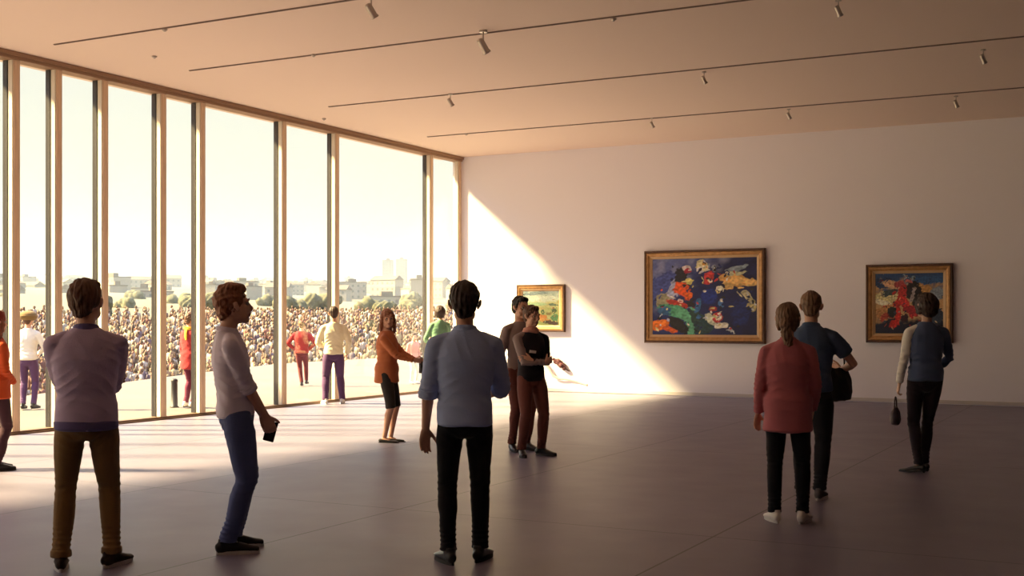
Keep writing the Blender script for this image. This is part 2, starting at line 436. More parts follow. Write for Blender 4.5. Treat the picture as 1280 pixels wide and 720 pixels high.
    # ---- hair
    hr = Solid(); st = g('style', 'short'); hv_ = g('hairvol', 1.0); hairv = max(.0055, hv)
    hr.ell((0, -.024, .036), (.081*hv_, .098*hv_, .089*hv_), MH)
    hr.ell((0, -.062, -.012), (.066*hv_, .048*hv_, .062), MH)
    if st in ('short', 'crop', 'quiff'):
        hr.ell((0, -.07, -.048), (.05, .034, .036), MH)
        for sd in (-1, 1): hr.tube([(sd*.074, .012, .03), (sd*.072, .014, -.008)], [(.008, .016), (.004, .010)], M=MH)
    if st == 'quiff':
        hr.ell((.0, .034, .092), (.06, .046, .032), MH); hr.ell((.0, -.015, .103), (.07, .075, .034), MH); hr.ell((0, -.075, .03), (.07, .05, .06), MH)
    if st == 'short': hr.ell((0, .03, .085), (.062, .045, .032), MH)
    if st == 'bob':
        hr.ell((0, -.035, .01), (.098, .1, .105), MH); hr.ell((0, -.055, -.06), (.078, .06, .05), MH); hr.ell((0, .03, .085), (.066, .045, .032), MH)
        for sd in (-1, 1): hr.tube([(sd*.08, .0, .04), (sd*.086, -.005, -.03), (sd*.08, -.01, -.075)], [(.014, .045), (.016, .045), (.01, .03)], M=MH)
    if st == 'long':
        hr.tube([(0, -.05, .03), (0, -.085, -.06), (0, -.095, -.15), (.01, -.085, -.22)], [(.085, .06), (.085, .045), (.075, .038), (.05, .022)], M=MH)
        hr.ell((0, .025, .088), (.06, .05, .03), MH)
        for sd in (-1, 1): hr.tube([(sd*.074, .0, .05), (sd*.086, .005, -.03), (sd*.088, -.01, -.10), (sd*.085, -.02, -.17)], [(.014, .03), (.018, .034), (.02, .036), (.012, .02)], M=MH)
    if st == 'tied':
        hr.ell((0, .02, .085), (.064, .05, .034), MH)
        hr.tube([(0, -.10, .0), (.0, -.13, -.03), (.01, -.12, -.10), (.02, -.10, -.18), (.03, -.09, -.24)], [(.035, .03), (.04, .036), (.04, .034), (.032, .026), (.012, .01)], M=MH)
        for sd in (-1, 1): hr.tube([(sd*.076, -.0, .04), (sd*.074, -.03, -.03), (sd*.05, -.07, -.06)], [(.010, .04), (.012, .035), (.02, .03)], M=MH)
    if st == 'bun':
        hr.ell((0, .02, .085), (.064, .05, .034), MH); hr.ell((0, -.125, .02), (.042, .038, .042), MH)
    hr.build('hair', k['hair'], t, hairv, 2, strands(seed, g('strand', .0045)), scale=s)
    # ---- trousers
    lw = g('legw', 1.0); tt = g('trouser_top', .98); hw = g('hipw', 1.0)
    if g('trousers'):
        tr = Solid(); fo = []
        tr.tube([W(0, -.0, z) for z in (.80, .85, .90, .95, tt)], [(.115*hw, .088*hw), (.150*hw, .110*hw), (.160*hw, .116*hw), (.152*hw, .112*hw), (.138*hw, .102*hw)], cap=.2)
        hem = g('leg_end', 1.0)
        for sd in (-1, 1):
            Hp, K, A, fy = legs[sd]
            if g('shorts'):
                pts = [Hp+V((-sd*.014, -.005, .02)), Hp.lerp(K, .3), Hp.lerp(K, .7), K+V((0, -.005, -.02))]; rr = [.098*hw, .092*lw, .078*lw, .068*lw]
            else:
                lo = A+V((0, -.008, .0))
                pts = [Hp+V((-sd*.014, -.006, .02)), Hp.lerp(K, .28), Hp.lerp(K, .65), K, K.lerp(A, .3)+V((0, -.012, 0)), K.lerp(A, .7), A+V((0, -.006, .03)), lo]
                rr = [.096*hw, .090*lw, .076*lw, .064*lw, .062*lw, .054*lw, .052*lw, .056*lw*g('flare', 1.0)]
                fo.append(((A.x, A.y, .17), .09, (0, .2, 1), 95, .0055)); fo.append((tuple(K), .10, (.2*sd, .1, 1), 60, .004))
            tr.tube(pts, rr, cap=.12, n=20)
            fo.append(((sd*.05, .05, .82), .10, (sd*.5, 0, 1), 48, .004)); fo.append(((sd*.07, -.10, .80), .09, (-sd*.6, 0, 1), 52, .004))
        o_ = tr.build('trousers' if not g('shorts') else 'knee_trousers', k['trousers'], t, vox, 6, folds(fo, seed+3), scale=s)
        if g('cuffs') and not g('shorts'):
            for sd in (-1, 1):
                Hp, K, A, fy = legs[sd]
                Solid().tube([A+V((0, -.006, .038)), A+V((0, -.008, .0))], [.060*lw, .061*lw], cap=.15).build('trouser_cuff', k['trousers'], o_, vox, 1, scale=s)
    if g('skirt'):
        z0, z1, r1 = k['skirt_dims']
        sk = Solid(); sk.tube([W(0, 0, z) for z in np.linspace(1.0, z1, 5)], [(.135+(r1-.135)*q, .10+(r1*.8-.10)*q) for q in np.linspace(0, 1, 5)], cap=.05, n=26)
        def sf(P, N):
            a = np.arctan2(P[:, 0], P[:, 1]); q = np.clip((1.0-P[:, 2])/.5, 0, 1)
            return P+N*(q*.012*np.sin(a*9+P[:, 2]*3))[:, None]
        sk.build('skirt', k['skirt'], t, vox, 3, sf, scale=s)
    # ---- top
    hem = g('hem', .87); topw = .88*bulk if fem else bulk; fl = g('hemflare', 1.0)
    dv = g('depth', 1.0)
    tp = Solid(); wz = g('waistw', 1.0)
    sec = [(1.0, .158*fl, .120*fl), (1.06, .150*wz, .112), (1.18, .162, .118), (1.28, .176, .125), (1.345, .166, .112), (1.40, .140, .094), (1.44, .098, .080), (1.47, .070, .068)]
    if hem < 1.0: sec = [(hem, .160*fl, .126*fl), ((hem+1.0)/2, .160*(1+(fl-1)*.6), .124*(1+(fl-1)*.6))]+sec
    shb = (.0, .006, .01)
    tp.tube([W(0, -.006, z+(shr if z > 1.3 else 0)) for z, _, _ in sec], [(a*topw, c*topw*dv) for _, a, c in sec], cap=.12, n=28, power=2.25)
    if fem: 
        for sd in (-1, 1): tp.ell(W(sd*.062, .075, 1.27), (.058, .05, .06))
    sl = g('sleeve', 'long'); sleevemat = g('sleeve_mat'); aw = g('armw', 1.0)*(.86 if fem else 1.0)
    fo = [((0, -.1, 1.0), .14, (.15, 0, 1), 42, .0045), ((.12, -.08, 1.12), .12, (.6, 0, 1), 45, .004), ((-.12, -.08, 1.12), .12, (-.6, 0, 1), 45, .004),
          ((0, -.12, 1.33), .10, (1, 0, .25), 38, .003), ((0, .1, 1.05), .14, (.2, 0, 1), 40, .004)]
    sleeves = []
    for sd in (-1, 1):
        s0, E, Wr, hd, pn, curl = arms[sd]
        in_ = s0-V((sd*.085, 0, -.046))
        q = Solid() if sleevemat else tp
        dl = .060*aw**.4; q.tube([in_, s0], [.044, dl-.004], side=(0, 1, 0), cap=.3); q.ell(s0+V((0, 0, -.004)), (dl,)*3)
        p_ = [s0+(E-s0)*.02, s0.lerp(E, .16), s0.lerp(E, .4), s0.lerp(E, .75), E]; r_ = [dl/aw, .062*aw**-.35, .059, .054, .051]
        if sl == 'short': p_, r_ = p_[:4], [dl/aw, .063*aw**-.35, .063, .064]; p_[3] = s0.lerp(E, .62)
        elif sl == 'rolled': p_ += [E.lerp(Wr, .14)]; r_ += [.052]
        else: p_ += [E.lerp(Wr, .3), E.lerp(Wr, .7), E.lerp(Wr, .97)]; r_ += [.049, .042, .038]
        q.tube(p_, [x*aw for x in r_], side=(0, 1, 0), cap=.15, n=18)
        ax = (E-s0).normalized(); fo += [(tuple(E), .085, tuple(ax), 75, .0055), (tuple(s0.lerp(E, .5)), .09, tuple(ax), 50, .003), (tuple(s0-V((sd*.04, .02, .06))), .08, (sd*.5, 0, 1), 60, .004)]
        if sl == 'long': fo.append((tuple(E.lerp(Wr, .6)), .10, tuple((Wr-E).normalized()), 70, .004))
        if sleevemat: sleeves.append(q)
    top = tp.build(g('topname', 'shirt'), k['top'], t, vox, 9, folds(fo, seed), scale=s)
    for i, q in enumerate(sleeves):
        m_ = sleevemat[i] if isinstance(sleevemat, (list, tuple)) else sleevemat
        q.build('sleeve', m_, t, vox, 3, folds(fo, seed+9), scale=s)
    if sl == 'rolled':
        for sd in (-1, 1):
            s0, E, Wr, hd, pn, curl = arms[sd]
            Solid().tube([E.lerp(Wr, -.02), E.lerp(Wr, .16)], [.056*aw, .055*aw], cap=.2).build('rolled_cuff', k['top'], top, vox, 2, folds([(tuple(E), .1, tuple((Wr-E).normalized()), 130, .004)], seed, .001), scale=s)
    if g('collar'):
        c = Solid(); nb = W(0, -.012, 1.468)+ho*.25
        pts = [nb+V((math.sin(a)*.068*nf, math.cos(a)*.066, .012*math.cos(a)*-1)) for a in np.linspace(R(25), R(335), 16)]
        c.tube(pts, [(.021, .010)]*16, side=(0, 0, 1), n=10)
        c.build('collar', g('collar_mat', k['top']), top, .005, 2, scale=s)
    if g('waistband'):
        c = Solid(); c.tube([W(0, -.006, hem), W(0, -.006, hem+.045)], [(.162*topw*fl, .128*topw*fl*dv)]*2, cap=.15, n=28, power=2.25)
        c.build('waistband', k['waistband'], top, vox, 1, scale=s)
    if g('scarf'):
        c = Solid(); nb = W(0, -.01, 1.455)+ho*.3
        for dz, rr, ph in ((.0, .082, 0), (.026, .074, 1.0)):
            pts = [nb+V((math.sin(a)*rr, math.cos(a)*rr*1.0, dz+.008*math.sin(2*a+ph))) for a in np.linspace(0, 6.28, 18)]
            c.tube(pts, [.024]*18, side=(0, 0, 1), n=10)
        if g('scarf_tail', True): c.tube([nb+V((.03, .08, 0)), nb+V((.05, .12, -.10)), nb+V((.05, .125, -.25))], [(.03, .014), (.035, .012), (.035, .008)])
        if g('scarf_back'): c.tube([nb+V((.02, -.08, 0)), nb+V((.05, -.13, -.08)), nb+V((.07, -.135, -.2))], [(.03, .014), (.035, .012), (.03, .008)])
        c.build('scarf', k['scarf'], t, .008, 2, folds([(tuple(nb), .15, (0, .3, 1), 90, .004)], seed, .002), scale=s)
    if g('hood'):
        c = Solid(); c.tube([(0, -.03, .09), (0, -.06, .04), (0, -.075, -.05), (0, -.09, -.14), (0, -.06, -.19)], [(.06, .05), (.098, .08), (.095, .07), (.11, .07), (.12, .08)], M=MH)
        c.ell((0, -.02, .045), (.096, .1, .09), MH)
        c.build('hood', k['hood'], t, .008, 3, folds([], seed, .003), scale=s)
    if g('hat'):
        c = Solid(); c.ell((0, -.01, .075), (.088, .1, .075), MH); c.tube([(0, -.01, .062), (0, -.01, .07)], [(.16, .17), (.155, .165)], M=MH, n=28)
        c.build('hat', k['hat'], t, .007, 2, folds([], seed, .003), scale=s)
    if g('badge'):
        m4 = Matrix.Translation(W(.05, .132*dv*bulk, 1.22)) @ Matrix.Rotation(R(-8), 4, 'Y')
        Solid().box((0, 0, 0), (.042, .006, .017), m4).build('name_badge', k['badge'], top, .003, 1, scale=s)
    # ---- shoes
    if g('shoes'):
        for sd in (-1, 1):
            Hp, K, A, fy = legs[sd]; dz = A.z-.085
            MF = Matrix.Translation((A.x, A.y, dz)) @ Matrix.Rotation(fy, 4, 'Z'); kind = g('shoe', 'sneaker'); fw = .9 if fem else 1.0
            sh_ = Solid()
            if kind == 'flat':
                sh_.tube([(0, -.065, .030), (0, -.03, .032), (0, .05, .026), (0, .12, .022), (0, .175, .018)], [(.026, .024), (.030, .024), (.034, .018), (.040, .016), (.026, .012)], M=MF, cap=.7)
            elif kind == 'heel':
                sh_.tube([(0, -.06, .055), (0, -.01, .055), (0, .06, .038), (0, .12, .022), (0, .19, .014)], [(.026, .030), (.030, .030), (.033, .022), (.036, .018), (.014, .010)], M=MF, cap=.7)
                sh_.tube([(0, -.055, .05), (0, -.058, .005)], [(.020, .020), (.011, .011)], M=MF, cap=.05)
            else:
                sh_.tube([(0, -.070, .042), (0, -.045, .050), (0, .01, .052), (0, .07, .042), (0, .13, .032), (0, .185, .026)], [(.030, .034), (.036, .044), (.039, .046), (.043, .034), (.047, .024), (.034, .018)], M=MF, cap=.6)
                sh_.tube([(0, -.02, .06), (0, -.025, .105)], [(.038, .048), (.040, .046)], M=MF, cap=.2)
            so = sh_.build('shoe', k['shoes'], t, .006, 3, scale=s)
            sb = bmesh.new(); n = 28; top_, bot = [], []
            for q in range(n):
                a = 2*math.pi*q/n; y_ = .058+.142*math.sin(a); u = (y_+.084)/.284
                wd = (.034+.014*math.sin(u*2.6-.6))*fw*(1 if kind == 'sneaker' else .86); x_ = wd*math.copysign(abs(math.cos(a))**.75, math.cos(a))
                if kind == 'heel' and y_ < 0.03: z0, z1 = .02, .03
                else: z0, z1 = 0, (.024 if kind == 'sneaker' else .010)
                bot.append(sb.verts.new((MF @ V((x_, y_, z0)))*s)); top_.append(sb.verts.new((MF @ V((x_*.97, y_, z1)))*s))
            sb.faces.new(list(reversed(bot))); sb.faces.new(top_)
            for q in range(n): sb.faces.new((bot[q], bot[(q+1) % n], top_[(q+1) % n], top_[q]))
            bmesh.ops.recalc_face_normals(sb, faces=sb.faces)
            bobj('shoe_sole', sb, g('sole', M_rubber_dark), so)
            if kind == 'sneaker':
                lc = Solid()
                for j in range(4):
                    y_ = .05+.02*j; z_ = .086-.0125*j
                    lc.tube([(-.024, y_, z_-.006), (0, y_, z_), (.024, y_, z_-.006)], [.0035]*3, M=MF, n=8)
                lc.build('shoelaces', g('lace', M_rubber), so, .003, 1, scale=s)
    t['_s'] = s
    info = dict(t=t, arms=arms, s=s, W=W, MH=MH)
    del t['_s']
    return info

def facing(px, ang):
    """body direction: 0 = away from the viewer, +90 = towards image right, 180 = towards the viewer"""
    r = ray(px).normalized(); return (r.x*math.cos(R(-ang)) - r.y*math.sin(R(-ang)), r.x*math.sin(R(-ang)) + r.y*math.cos(R(-ang)))
def local_to_world(info, p):
    t = info['t']; return t.location + Matrix.Rotation(t.rotation_euler.z, 3, 'Z') @ (V(p)*info['s'])

SK_tan = skin_mat('skin_tan', (.70, .39, .27)); SK_light = skin_mat('skin_light', (.62, .36, .25)); SK_brown = skin_mat('skin_brown', (.33, .16, .10))
HR_dark = hair_mat('hair_dark_brown', (.045, .022, .016)); HR_brown = hair_mat('hair_brown', (.13, .055, .03)); HR_aub = hair_mat('hair_auburn', (.30, .11, .055))
HR_sandy = hair_mat('hair_sandy', (.23, .13, .075)); HR_black = hair_mat('hair_black', (.02, .013, .012))
C = {}
for n_, h_ in dict(sweater='c4b0d0', band='6c6190', khaki='86673f', lilac='e8dcf0', denim='566090', blue='b0c2f0', black='17151b', brownred='70413a', vest='241e24',
                   greysl='9a8684', orange='d2562a', blouse='c0714a', darkshort='35302f', cream='e6dcbc', purple='5c4066', green='6f9577', white='e8e2da',
                   red='a02c30', yellow='e0a936', rose='b86a72', teal='4a5a78', charcoal='26262d', navy='525f80', plum='4a2f38', pinkish='c98f80', hood='8a3a2c', shoe='2d2a2c', shoebrown='3a2c26').items():
    C[n_] = cloth('cloth_'+n_, lin(h_))
M_leather = mat('shoe_leather', (.02, .018, .02), .3); M_wshoe = mat('canvas_white', (.75, .71, .68), .7, .2, 200)
M_gshoe = mat('canvas_grey', (.12, .11, .12), .75, .2, 200)

P = {}
# the big man on the left: back to us, arms folded
P[1] = person('person', floor_pt(108, 711), facing(108, 4), 1.775, 'person seen from behind, arms folded, in mauve sweater and khaki trousers at the left',
    skin=SK_tan, hair=HR_brown, style='short', hairvol=1.03, hscale=1.14, head=(22, 4, 0), top=C['sweater'], topname='sweater', trousers=C['khaki'], waistband=C['band'], hem=.86, bulk=1.16, armw=1.2,
    collar=True, collar_mat=C['band'], vox=.0075, hvox=.0055, legw=1.04, hipw=1.13, footL=(-.145, 0, 4), footR=(.145, .04, -32), shoes=C['shoebrown'], sole=M_rubber, cuffs=True, seed=11,
    armL=dict(T=(.10, .17, 1.13), pole=(-1, -.1, -.75), hd=(.8, -.2, .25), pn=(0, -1, 0), curl=.5), armR=dict(T=(-.08, .21, 1.10), pole=(1, -.1, -.75), hd=(-.8, -.25, .2), pn=(0, -1, 0), curl=.5))
# profile man
P[2] = person('person', floor_pt(290, 689), facing(290, 84), 1.755, 'person in profile in pale lilac shirt and blue trousers, hands joined around a phone',
    skin=SK_tan, hair=HR_aub, style='quiff', hairvol=1.02, hscale=1.12, head=(-6, 6, 0), top=C['lilac'], trousers=C['denim'], hem=.90, bulk=1.0, armw=1.08, sleeve='rolled', collar=True, vox=.0075, hvox=.005,
    legw=1.12, footL=(-.12, .03, 6), footR=(.10, -.03, 0), shoes=C['shoe'], sole=M_rubber, seed=5, sway=[(0, 0), (0, .03), (0, .01), (0, -.02), (0, .0)],
    armL=dict(T=(-.05, .21, .84), pole=(-.5, -1, 0), hd=(.30, .30, -.85), pn=(1, 0, 0), curl=.55), armR=dict(T=(.07, .20, .86), pole=(.45, -1, 0), hd=(-.25, .35, -.85), pn=(-1, 0, -.1), curl=.6))
# centre man
P[3] = person('person', floor_pt(581, 703), facing(581, -3), 1.765, 'person seen from behind in dusty blue shirt and black trousers, one arm hanging',
    skin=SK_tan, hair=HR_dark, style='short', hairvol=1.06, hscale=1.12, head=(4, 2, 0), top=C['blue'], trousers=C['black'], hem=.87, bulk=1.10, armw=1.15, sleeve='rolled', collar=True, vox=.0075, hvox=.0055,
    legw=.98, hipw=1.05, footL=(-.105, -.02, 18), footR=(.10, .05, -22), shoes=M_leather, lace=M_leather, seed=21,
    armL=dict(T=(-.245, .06, .84), pole=(-.5, -1, 0), pn=(.5, -1, 0), curl=.35), armR=dict(T=(.10, .26, 1.02), pole=(.8, -.8, -.2), hd=(-.7, .4, .1), pn=(-.2, -1, 0), curl=.5))
# couple by the small painting
P[4] = person('person', floor_pt(664, 570), facing(664, 152), 1.69, 'person in black vest with white badge, arms folded, below the small landscape',
    skin=SK_tan, hair=HR_brown, style='short', head=(-14, -6, 0), top=C['vest'], sleeve_mat=[C['vest'], C['greysl']], topname='vest', trousers=C['brownred'], hem=.88, bulk=1.02, scarf=C['pinkish'], scarf_tail=False, badge=M_wshoe,
    legw=1.06, footL=(-.14, .0, 30), footR=(.12, .0, -20), shoes=M_leather, lace=M_leather, seed=31, vox=.0085, hvox=.0055,
    armL=dict(T=(.08, .16, 1.12), pole=(-1, -.1, -.75), hd=(.8, -.3, .2), pn=(0, -1, 0)), armR=dict(T=(-.08, .20, 1.10), pole=(1, -.1, -.75), hd=(-.8, -.3, .2), pn=(0, -1, 0)))
P[5] = person('person', floor_pt(650, 563), facing(650, 150), 1.80, 'taller dark-haired person standing close behind the person with the white badge',
    skin=SK_tan, hair=HR_black, style='short', head=(-8, -6, 0), top=C['greysl'], trousers=C['brownred'], hem=.9, bulk=.95, legw=.95, footL=(-.09, -.0, 12), footR=(.10, 0, -14), shoes=M_leather, lace=M_leather, seed=33, vox=.009, hvox=.006,
    armR=dict(T=(.27, .06, .86), pole=(.3, -1, 0)))
# woman with the bottle
P[6] = person('person', floor_pt(484, 553), facing(484, 106), 1.655, 'person in orange blouse and dark knee-length trousers holding a bottle, near the windows', fem=True,
    skin=SK_tan, hair=HR_aub, style='long', hairvol=1.04, head=(62, 0, 0), depth=1.30, top=C['blouse'], topname='blouse', trousers=C['darkshort'], shorts=True, hem=.80, hemflare=1.12, bulk=1.04, armw=1.08, sleeve='long', vox=.008, hvox=.0055,
    legw=.98, hipw=.90, footL=(-.07, .03, 4), footR=(.06, -.02, -2), shoes=M_leather, shoe='flat', seed=41, sway=[(0, 0), (0, .0), (0, .01), (0, .0), (0, -.02)],
    armL=dict(T=(-.06, .38, 1.08), pole=(-.4, -.6, -1), hd=(.3, 1, -.1), pn=(1, 0, 0), curl=.75), armR=dict(T=(.06, .37, 1.09), pole=(.4, -.6, -1), hd=(-.3, 1, -.1), pn=(-1, 0, 0), curl=.75))
# man in cream at the glass
P[7] = person('person', floor_pt(417, 505), facing(417, -8), 1.76, 'person in cream shirt and purple trousers standing at the glass, seen from behind',
    skin=SK_tan, hair=HR_dark, style='crop', head=(0, 0, 0), top=C['cream'], trousers=C['purple'], hem=.90, bulk=1.12, armw=1.15, vox=.010, hvox=.007, legw=1.12, hipw=1.05, footL=(-.15, 0, 10), footR=(.16, .04, -14), shoes=M_wshoe, sole=M_rubber, seed=51, eyes=False,
    armL=dict(T=(-.10, .22, 1.02), pole=(-1, -.5, -.3), hd=(.8, .3, 0), pn=(0, -1, 0)), armR=dict(T=(.25, .05, .90), pole=(.4, -1, 0)))
# green top
P[8] = person('person', floor_pt(549, 494.5), facing(549, -25), 1.80, 'person in pale green top and white skirt, half hidden behind the dusty blue shirt', fem=True,
    skin=SK_tan, hair=HR_dark, style='bob', head=(20, 6, 0), top=C['green'], topname='top', skirt=C['white'], skirt_dims=(1, .35, .27), hem=.98, bulk=1.22, armw=1.2, vox=.010, hvox=.007, shoes=M_wshoe, shoe='flat', seed=61, eyes=False,
    footL=(-.09, 0, 5), footR=(.09, 0, -5), sway=[(0, 0), (0, 0), (.0, .0), (.02, .02), (.05, .04)],
    armL=dict(T=(-.14, .30, 1.05), pole=(-.8, -.6, -.6), hd=(.3, 1, 0), pn=(1, 0, 0)), armR=dict(T=(.12, .30, 1.1), pole=(.8, -.6, -.6), hd=(-.3, 1, 0), pn=(-1, 0, 0)))
# orange jacket at the left edge
P[9] = person('person', floor_pt(-6, 588), facing(-6, 62), 1.62, 'person in bright orange jacket with auburn hood at the far left edge', fem=True,
    skin=SK_tan, hair=HR_aub, style='long', head=(0, 0, 0), top=C['orange'], topname='jacket', trousers=C['plum'], hem=.80, hemflare=1.12, bulk=1.25, armw=1.15, vox=.008, hvox=.006, hood=C['hood'], shoes=M_leather, lace=M_leather, seed=71,
    footL=(-.09, .06, 6), footR=(.09, -.02, -8), armL=dict(T=(-.06, .17, .98), pole=(-.8, -1, -.3), hd=(.7, -.05, .1), pn=(0, -1, 0)), armR=dict(T=(.08, .18, .96), pole=(.8, -1, -.3), hd=(-.7, -.05, .1), pn=(0, -1, 0)))
# right-hand pair
P[10] = person('person', floor_pt(985, 653), facing(985, 2), 1.655, 'person in long dusty rose jacket with white shoes, tied-back sandy hair, seen from behind', fem=True,
    skin=SK_tan, hair=HR_sandy, style='tied', hairvol=1.06, hscale=1.08, head=(8, 4, 0), top=C['rose'], topname='jacket', trousers=C['black'], hem=.74, hemflare=1.16, bulk=1.22, armw=1.25, vox=.0075, hvox=.0055, collar=True, legw=1.0, hipw=1.02,
    shoes=M_wshoe, sole=M_rubber, seed=81, footL=(-.105, 0, 22), footR=(.115, .0, -14), armL=dict(T=(-.245, .05, .83), pole=(-.4, -1, 0), pn=(.6, -1, 0), curl=.35), armR=dict(T=(.19, .14, .90), pole=(.6, -1, 0), curl=.4))
P[11] = person('person', floor_pt(1014, 624), facing(1014, 6), 1.775, 'person in slate blue shirt and dark trousers beside the rose jacket, bag at the hip',
    skin=SK_tan, hair=HR_sandy, style='crop', hairvol=1.0, head=(0, 2, 0), top=C['teal'], trousers=C['charcoal'], hem=.92, bulk=1.12, armw=1.15, vox=.008, hvox=.006, collar=True, shoes=M_gshoe, sole=M_rubber, seed=91, sleeve='short',
    legw=1.12, footL=(-.08, 0, 8), footR=(.07, .0, -6), armL=dict(T=(-.15, .22, 1.0), pole=(-.8, -.8, -.3), hd=(.6, .5, 0), pn=(0, -1, 0)), armR=dict(T=(.22, .30, 1.08), pole=(1, -.5, -.5), hd=(-.5, .8, .2), pn=(-1, 0, 0)))
P[12] = person('person', floor_pt(1150, 590), facing(1150, -16), 1.80, 'person in navy jacket with dark bob, rim light coloured into the left sleeve, before the square painting', fem=True,
    skin=SK_light, hair=HR_dark, style='bob', hairvol=1.0, head=(-22, 0, 0), top=C['navy'], topname='jacket', sleeve_mat=[C['white'], C['navy']], trousers=cloth('cloth_ink', lin('2a2029')), hem=.90, hemflare=1.06, bulk=1.16, armw=1.1, vox=.008, hvox=.0055,  # white left sleeve: rim light on the navy arm put into the cloth colour
    shoes=M_leather, shoe='heel', seed=101, legw=.92, hipw=1.0, footL=(-.035, -.06, 48), footR=(.05, .05, 20), sway=[(0, 0), (.05, 0), (.05, 0), (.06, 0), (.06, .0)],
    armL=dict(T=(-.24, .03, .86), pole=(-.3, -1, 0), curl=.8), armR=dict(T=(.12, .20, .98), pole=(1, -.5, -.2), hd=(-.6, .7, 0), pn=(-.2, -1, 0)))
# three people on the terrace, and a child
person('person', floor_pt(35, 511), facing(35, 20), 1.64, 'person in straw hat, white shirt and purple trousers out on the terrace at the left',
    skin=SK_tan, hair=HR_brown, style='crop', top=C['white'], trousers=C['purple'], hat=cloth('straw', lin('7d6440')), hem=.90, bulk=1.05, vox=.011, hvox=.007, shoes=M_leather, lace=M_leather, seed=111, eyes=False,
    footL=(-.09, 0, 5), footR=(.09, .04, -12), armL=dict(T=(-.12, .2, 1.0), pole=(-1, -.5, -.3)), armR=dict(T=(.12, .2, 1.0), pole=(1, -.5, -.3)))
person('person', floor_pt(237, 509), facing(237, 50), 1.64, 'person in long red coat and yellow scarf out on the terrace beside the dark bollard', fem=True,
    skin=SK_tan, hair=HR_brown, style='short', top=C['red'], topname='coat', trousers=cloth('cloth_wine', lin('6a2a44')), scarf=C['yellow'], scarf_back=True, hem=.72, hemflare=1.1, bulk=1.2, vox=.011, hvox=.007, shoes=M_wshoe, seed=121, eyes=False)
person('person', floor_pt(377, 482), facing(377, 5), 1.50, 'person in red jacket walking away on the terrace, hands in pockets',
    skin=SK_tan, hair=HR_brown, style='short', hscale=1.05, top=C['red'], topname='jacket', trousers=cloth('cloth_maroon', lin('6b2c2c')), hem=.88, bulk=1.22, armw=1.2, vox=.011, hvox=.007, shoes=M_leather, lace=M_leather, seed=131, eyes=False,
    footL=(.0, -.02, 0), footR=(.10, .32, -8), footR_lift=.03, armL=dict(T=(-.19, .06, .98), pole=(-1, -.3, 0)), armR=dict(T=(.19, .06, .98), pole=(1, -.3, 0)))
person('child', at_depth(517, 28.5), facing(517, 150), 1.20, 'child in pale pink top out on the terrace, seen past the held bottle', cat='child',
    skin=SK_tan, hair=HR_dark, style='short', hscale=1.25, headoff=(0, 0, -.02), top=cloth('cloth_blush', lin('d99a90')), trousers=C['white'], hem=.88, bulk=1.1, vox=.011, hvox=.008, shoes=M_wshoe, seed=141, eyes=False)

# ------------------------------------------------------------------ things held
a = P[2]['arms']; m = (local_to_world(P[2], a[1][2]+a[1][3]*.12)+local_to_world(P[2], a[-1][2]+a[-1][3]*.12))/2
bm = bmesh.new(); b_box(bm, -.037, .037, -.005, .005, -.075, .075, bev=.004); ph = bobj('smartphone', bm, mat('phone_black', (.015, .015, .018), .25))
ph.location = m; ph.rotation_euler = (R(20), R(15), P[2]['t'].rotation_euler.z+R(80)); tag(ph, 'black smartphone held in the joined hands of the person in profile', 'phone')
bm = bmesh.new(); b_box(bm, -.033, .033, .005, .006, -.068, .068); bobj('screen', bm, mat('phone_glass', (.01, .01, .012), .08), ph)

a = P[6]['arms']; m = (local_to_world(P[6], a[1][2]+a[1][3]*.09)+local_to_world(P[6], a[-1][2]+a[-1][3]*.09))/2
def lathe(name, prof, m_, parent=None, seg=20):
    bm = bmesh.new(); rings = [[bm.verts.new((r*math.cos(2*math.pi*k/seg), r*math.sin(2*math.pi*k/seg), z)) for k in range(seg)] for r, z in prof]
    for i in range(len(rings)-1):
        for k in range(seg): bm.faces.new((rings[i][k], rings[i][(k+1) % seg], rings[i+1][(k+1) % seg], rings[i+1][k]))
    bm.faces.new(list(reversed(rings[0]))); bm.faces.new(rings[-1]); return bobj(name, bm, m_, parent, True)
bt = lathe('water_bottle', [(.028, 0), (.033, .006), (.033, .12), (.030, .14), (.014, .165), (.014, .18)], mat('bottle_dark', (.03, .025, .03), .25))
bt.location = m+V((0, 0, -.15)); tag(bt, 'small dark water bottle in the hands of the person in orange blouse', 'bottle')
lathe('bottle_cap', [(.016, .176), (.017, .18), (.017, .197), (.015, .2)], mat('cap_grey', (.3, .28, .28), .4), bt)

def bag(name, loc, rz, dims, m_, label, handle=.16):
    wx, wy, wz = dims; s = Solid(); s.tube([(0, 0, 0), (0, 0, wz*.25), (0, 0, wz*.7), (0, 0, wz)], [(wx*.9, wy*.9), (wx, wy), (wx*.92, wy*.85), (wx*.75, wy*.35)], n=24, power=2.8, cap=.2)
    e = empty(name, loc, rz); tag(e, label, 'bag'); s.build('bag_body', m_, e, .007, 3, folds([((0, 0, wz*.6), .2, (1, 0, .4), 40, .006)], 4))
    h = Solid(); h.tube([(-wx*.55*math.cos(q*math.pi/10)*1 if False else wx*.6*math.cos(math.pi*q/10), 0, wz*.96+handle*math.sin(math.pi*q/10)) for q in range(11)], [.008]*11, side=(0, 1, 0), n=10)
    h.build('strap', m_, e, .005, 1); return e
M_bag = mat('bag_black', (.018, .017, .02), .5, .3, 60)
bag('shoulder_bag', at_depth(1042, 10.40)+V((0, 0, .845)), TH+R(10), (.17, .085, .27), M_bag, 'black shoulder bag at the hip of the person in slate blue shirt', .30)
a = P[12]['arms'][-1]; m = local_to_world(P[12], a[2]+a[3]*.1)
bag('handbag', m+V((-.02, 0, -.315)), TH+R(60), (.085, .045, .17), mat('bag_plum', (.06, .035, .045), .5, .3, 60), 'small plum handbag hanging from the left arm of the person in navy jacket', .11)

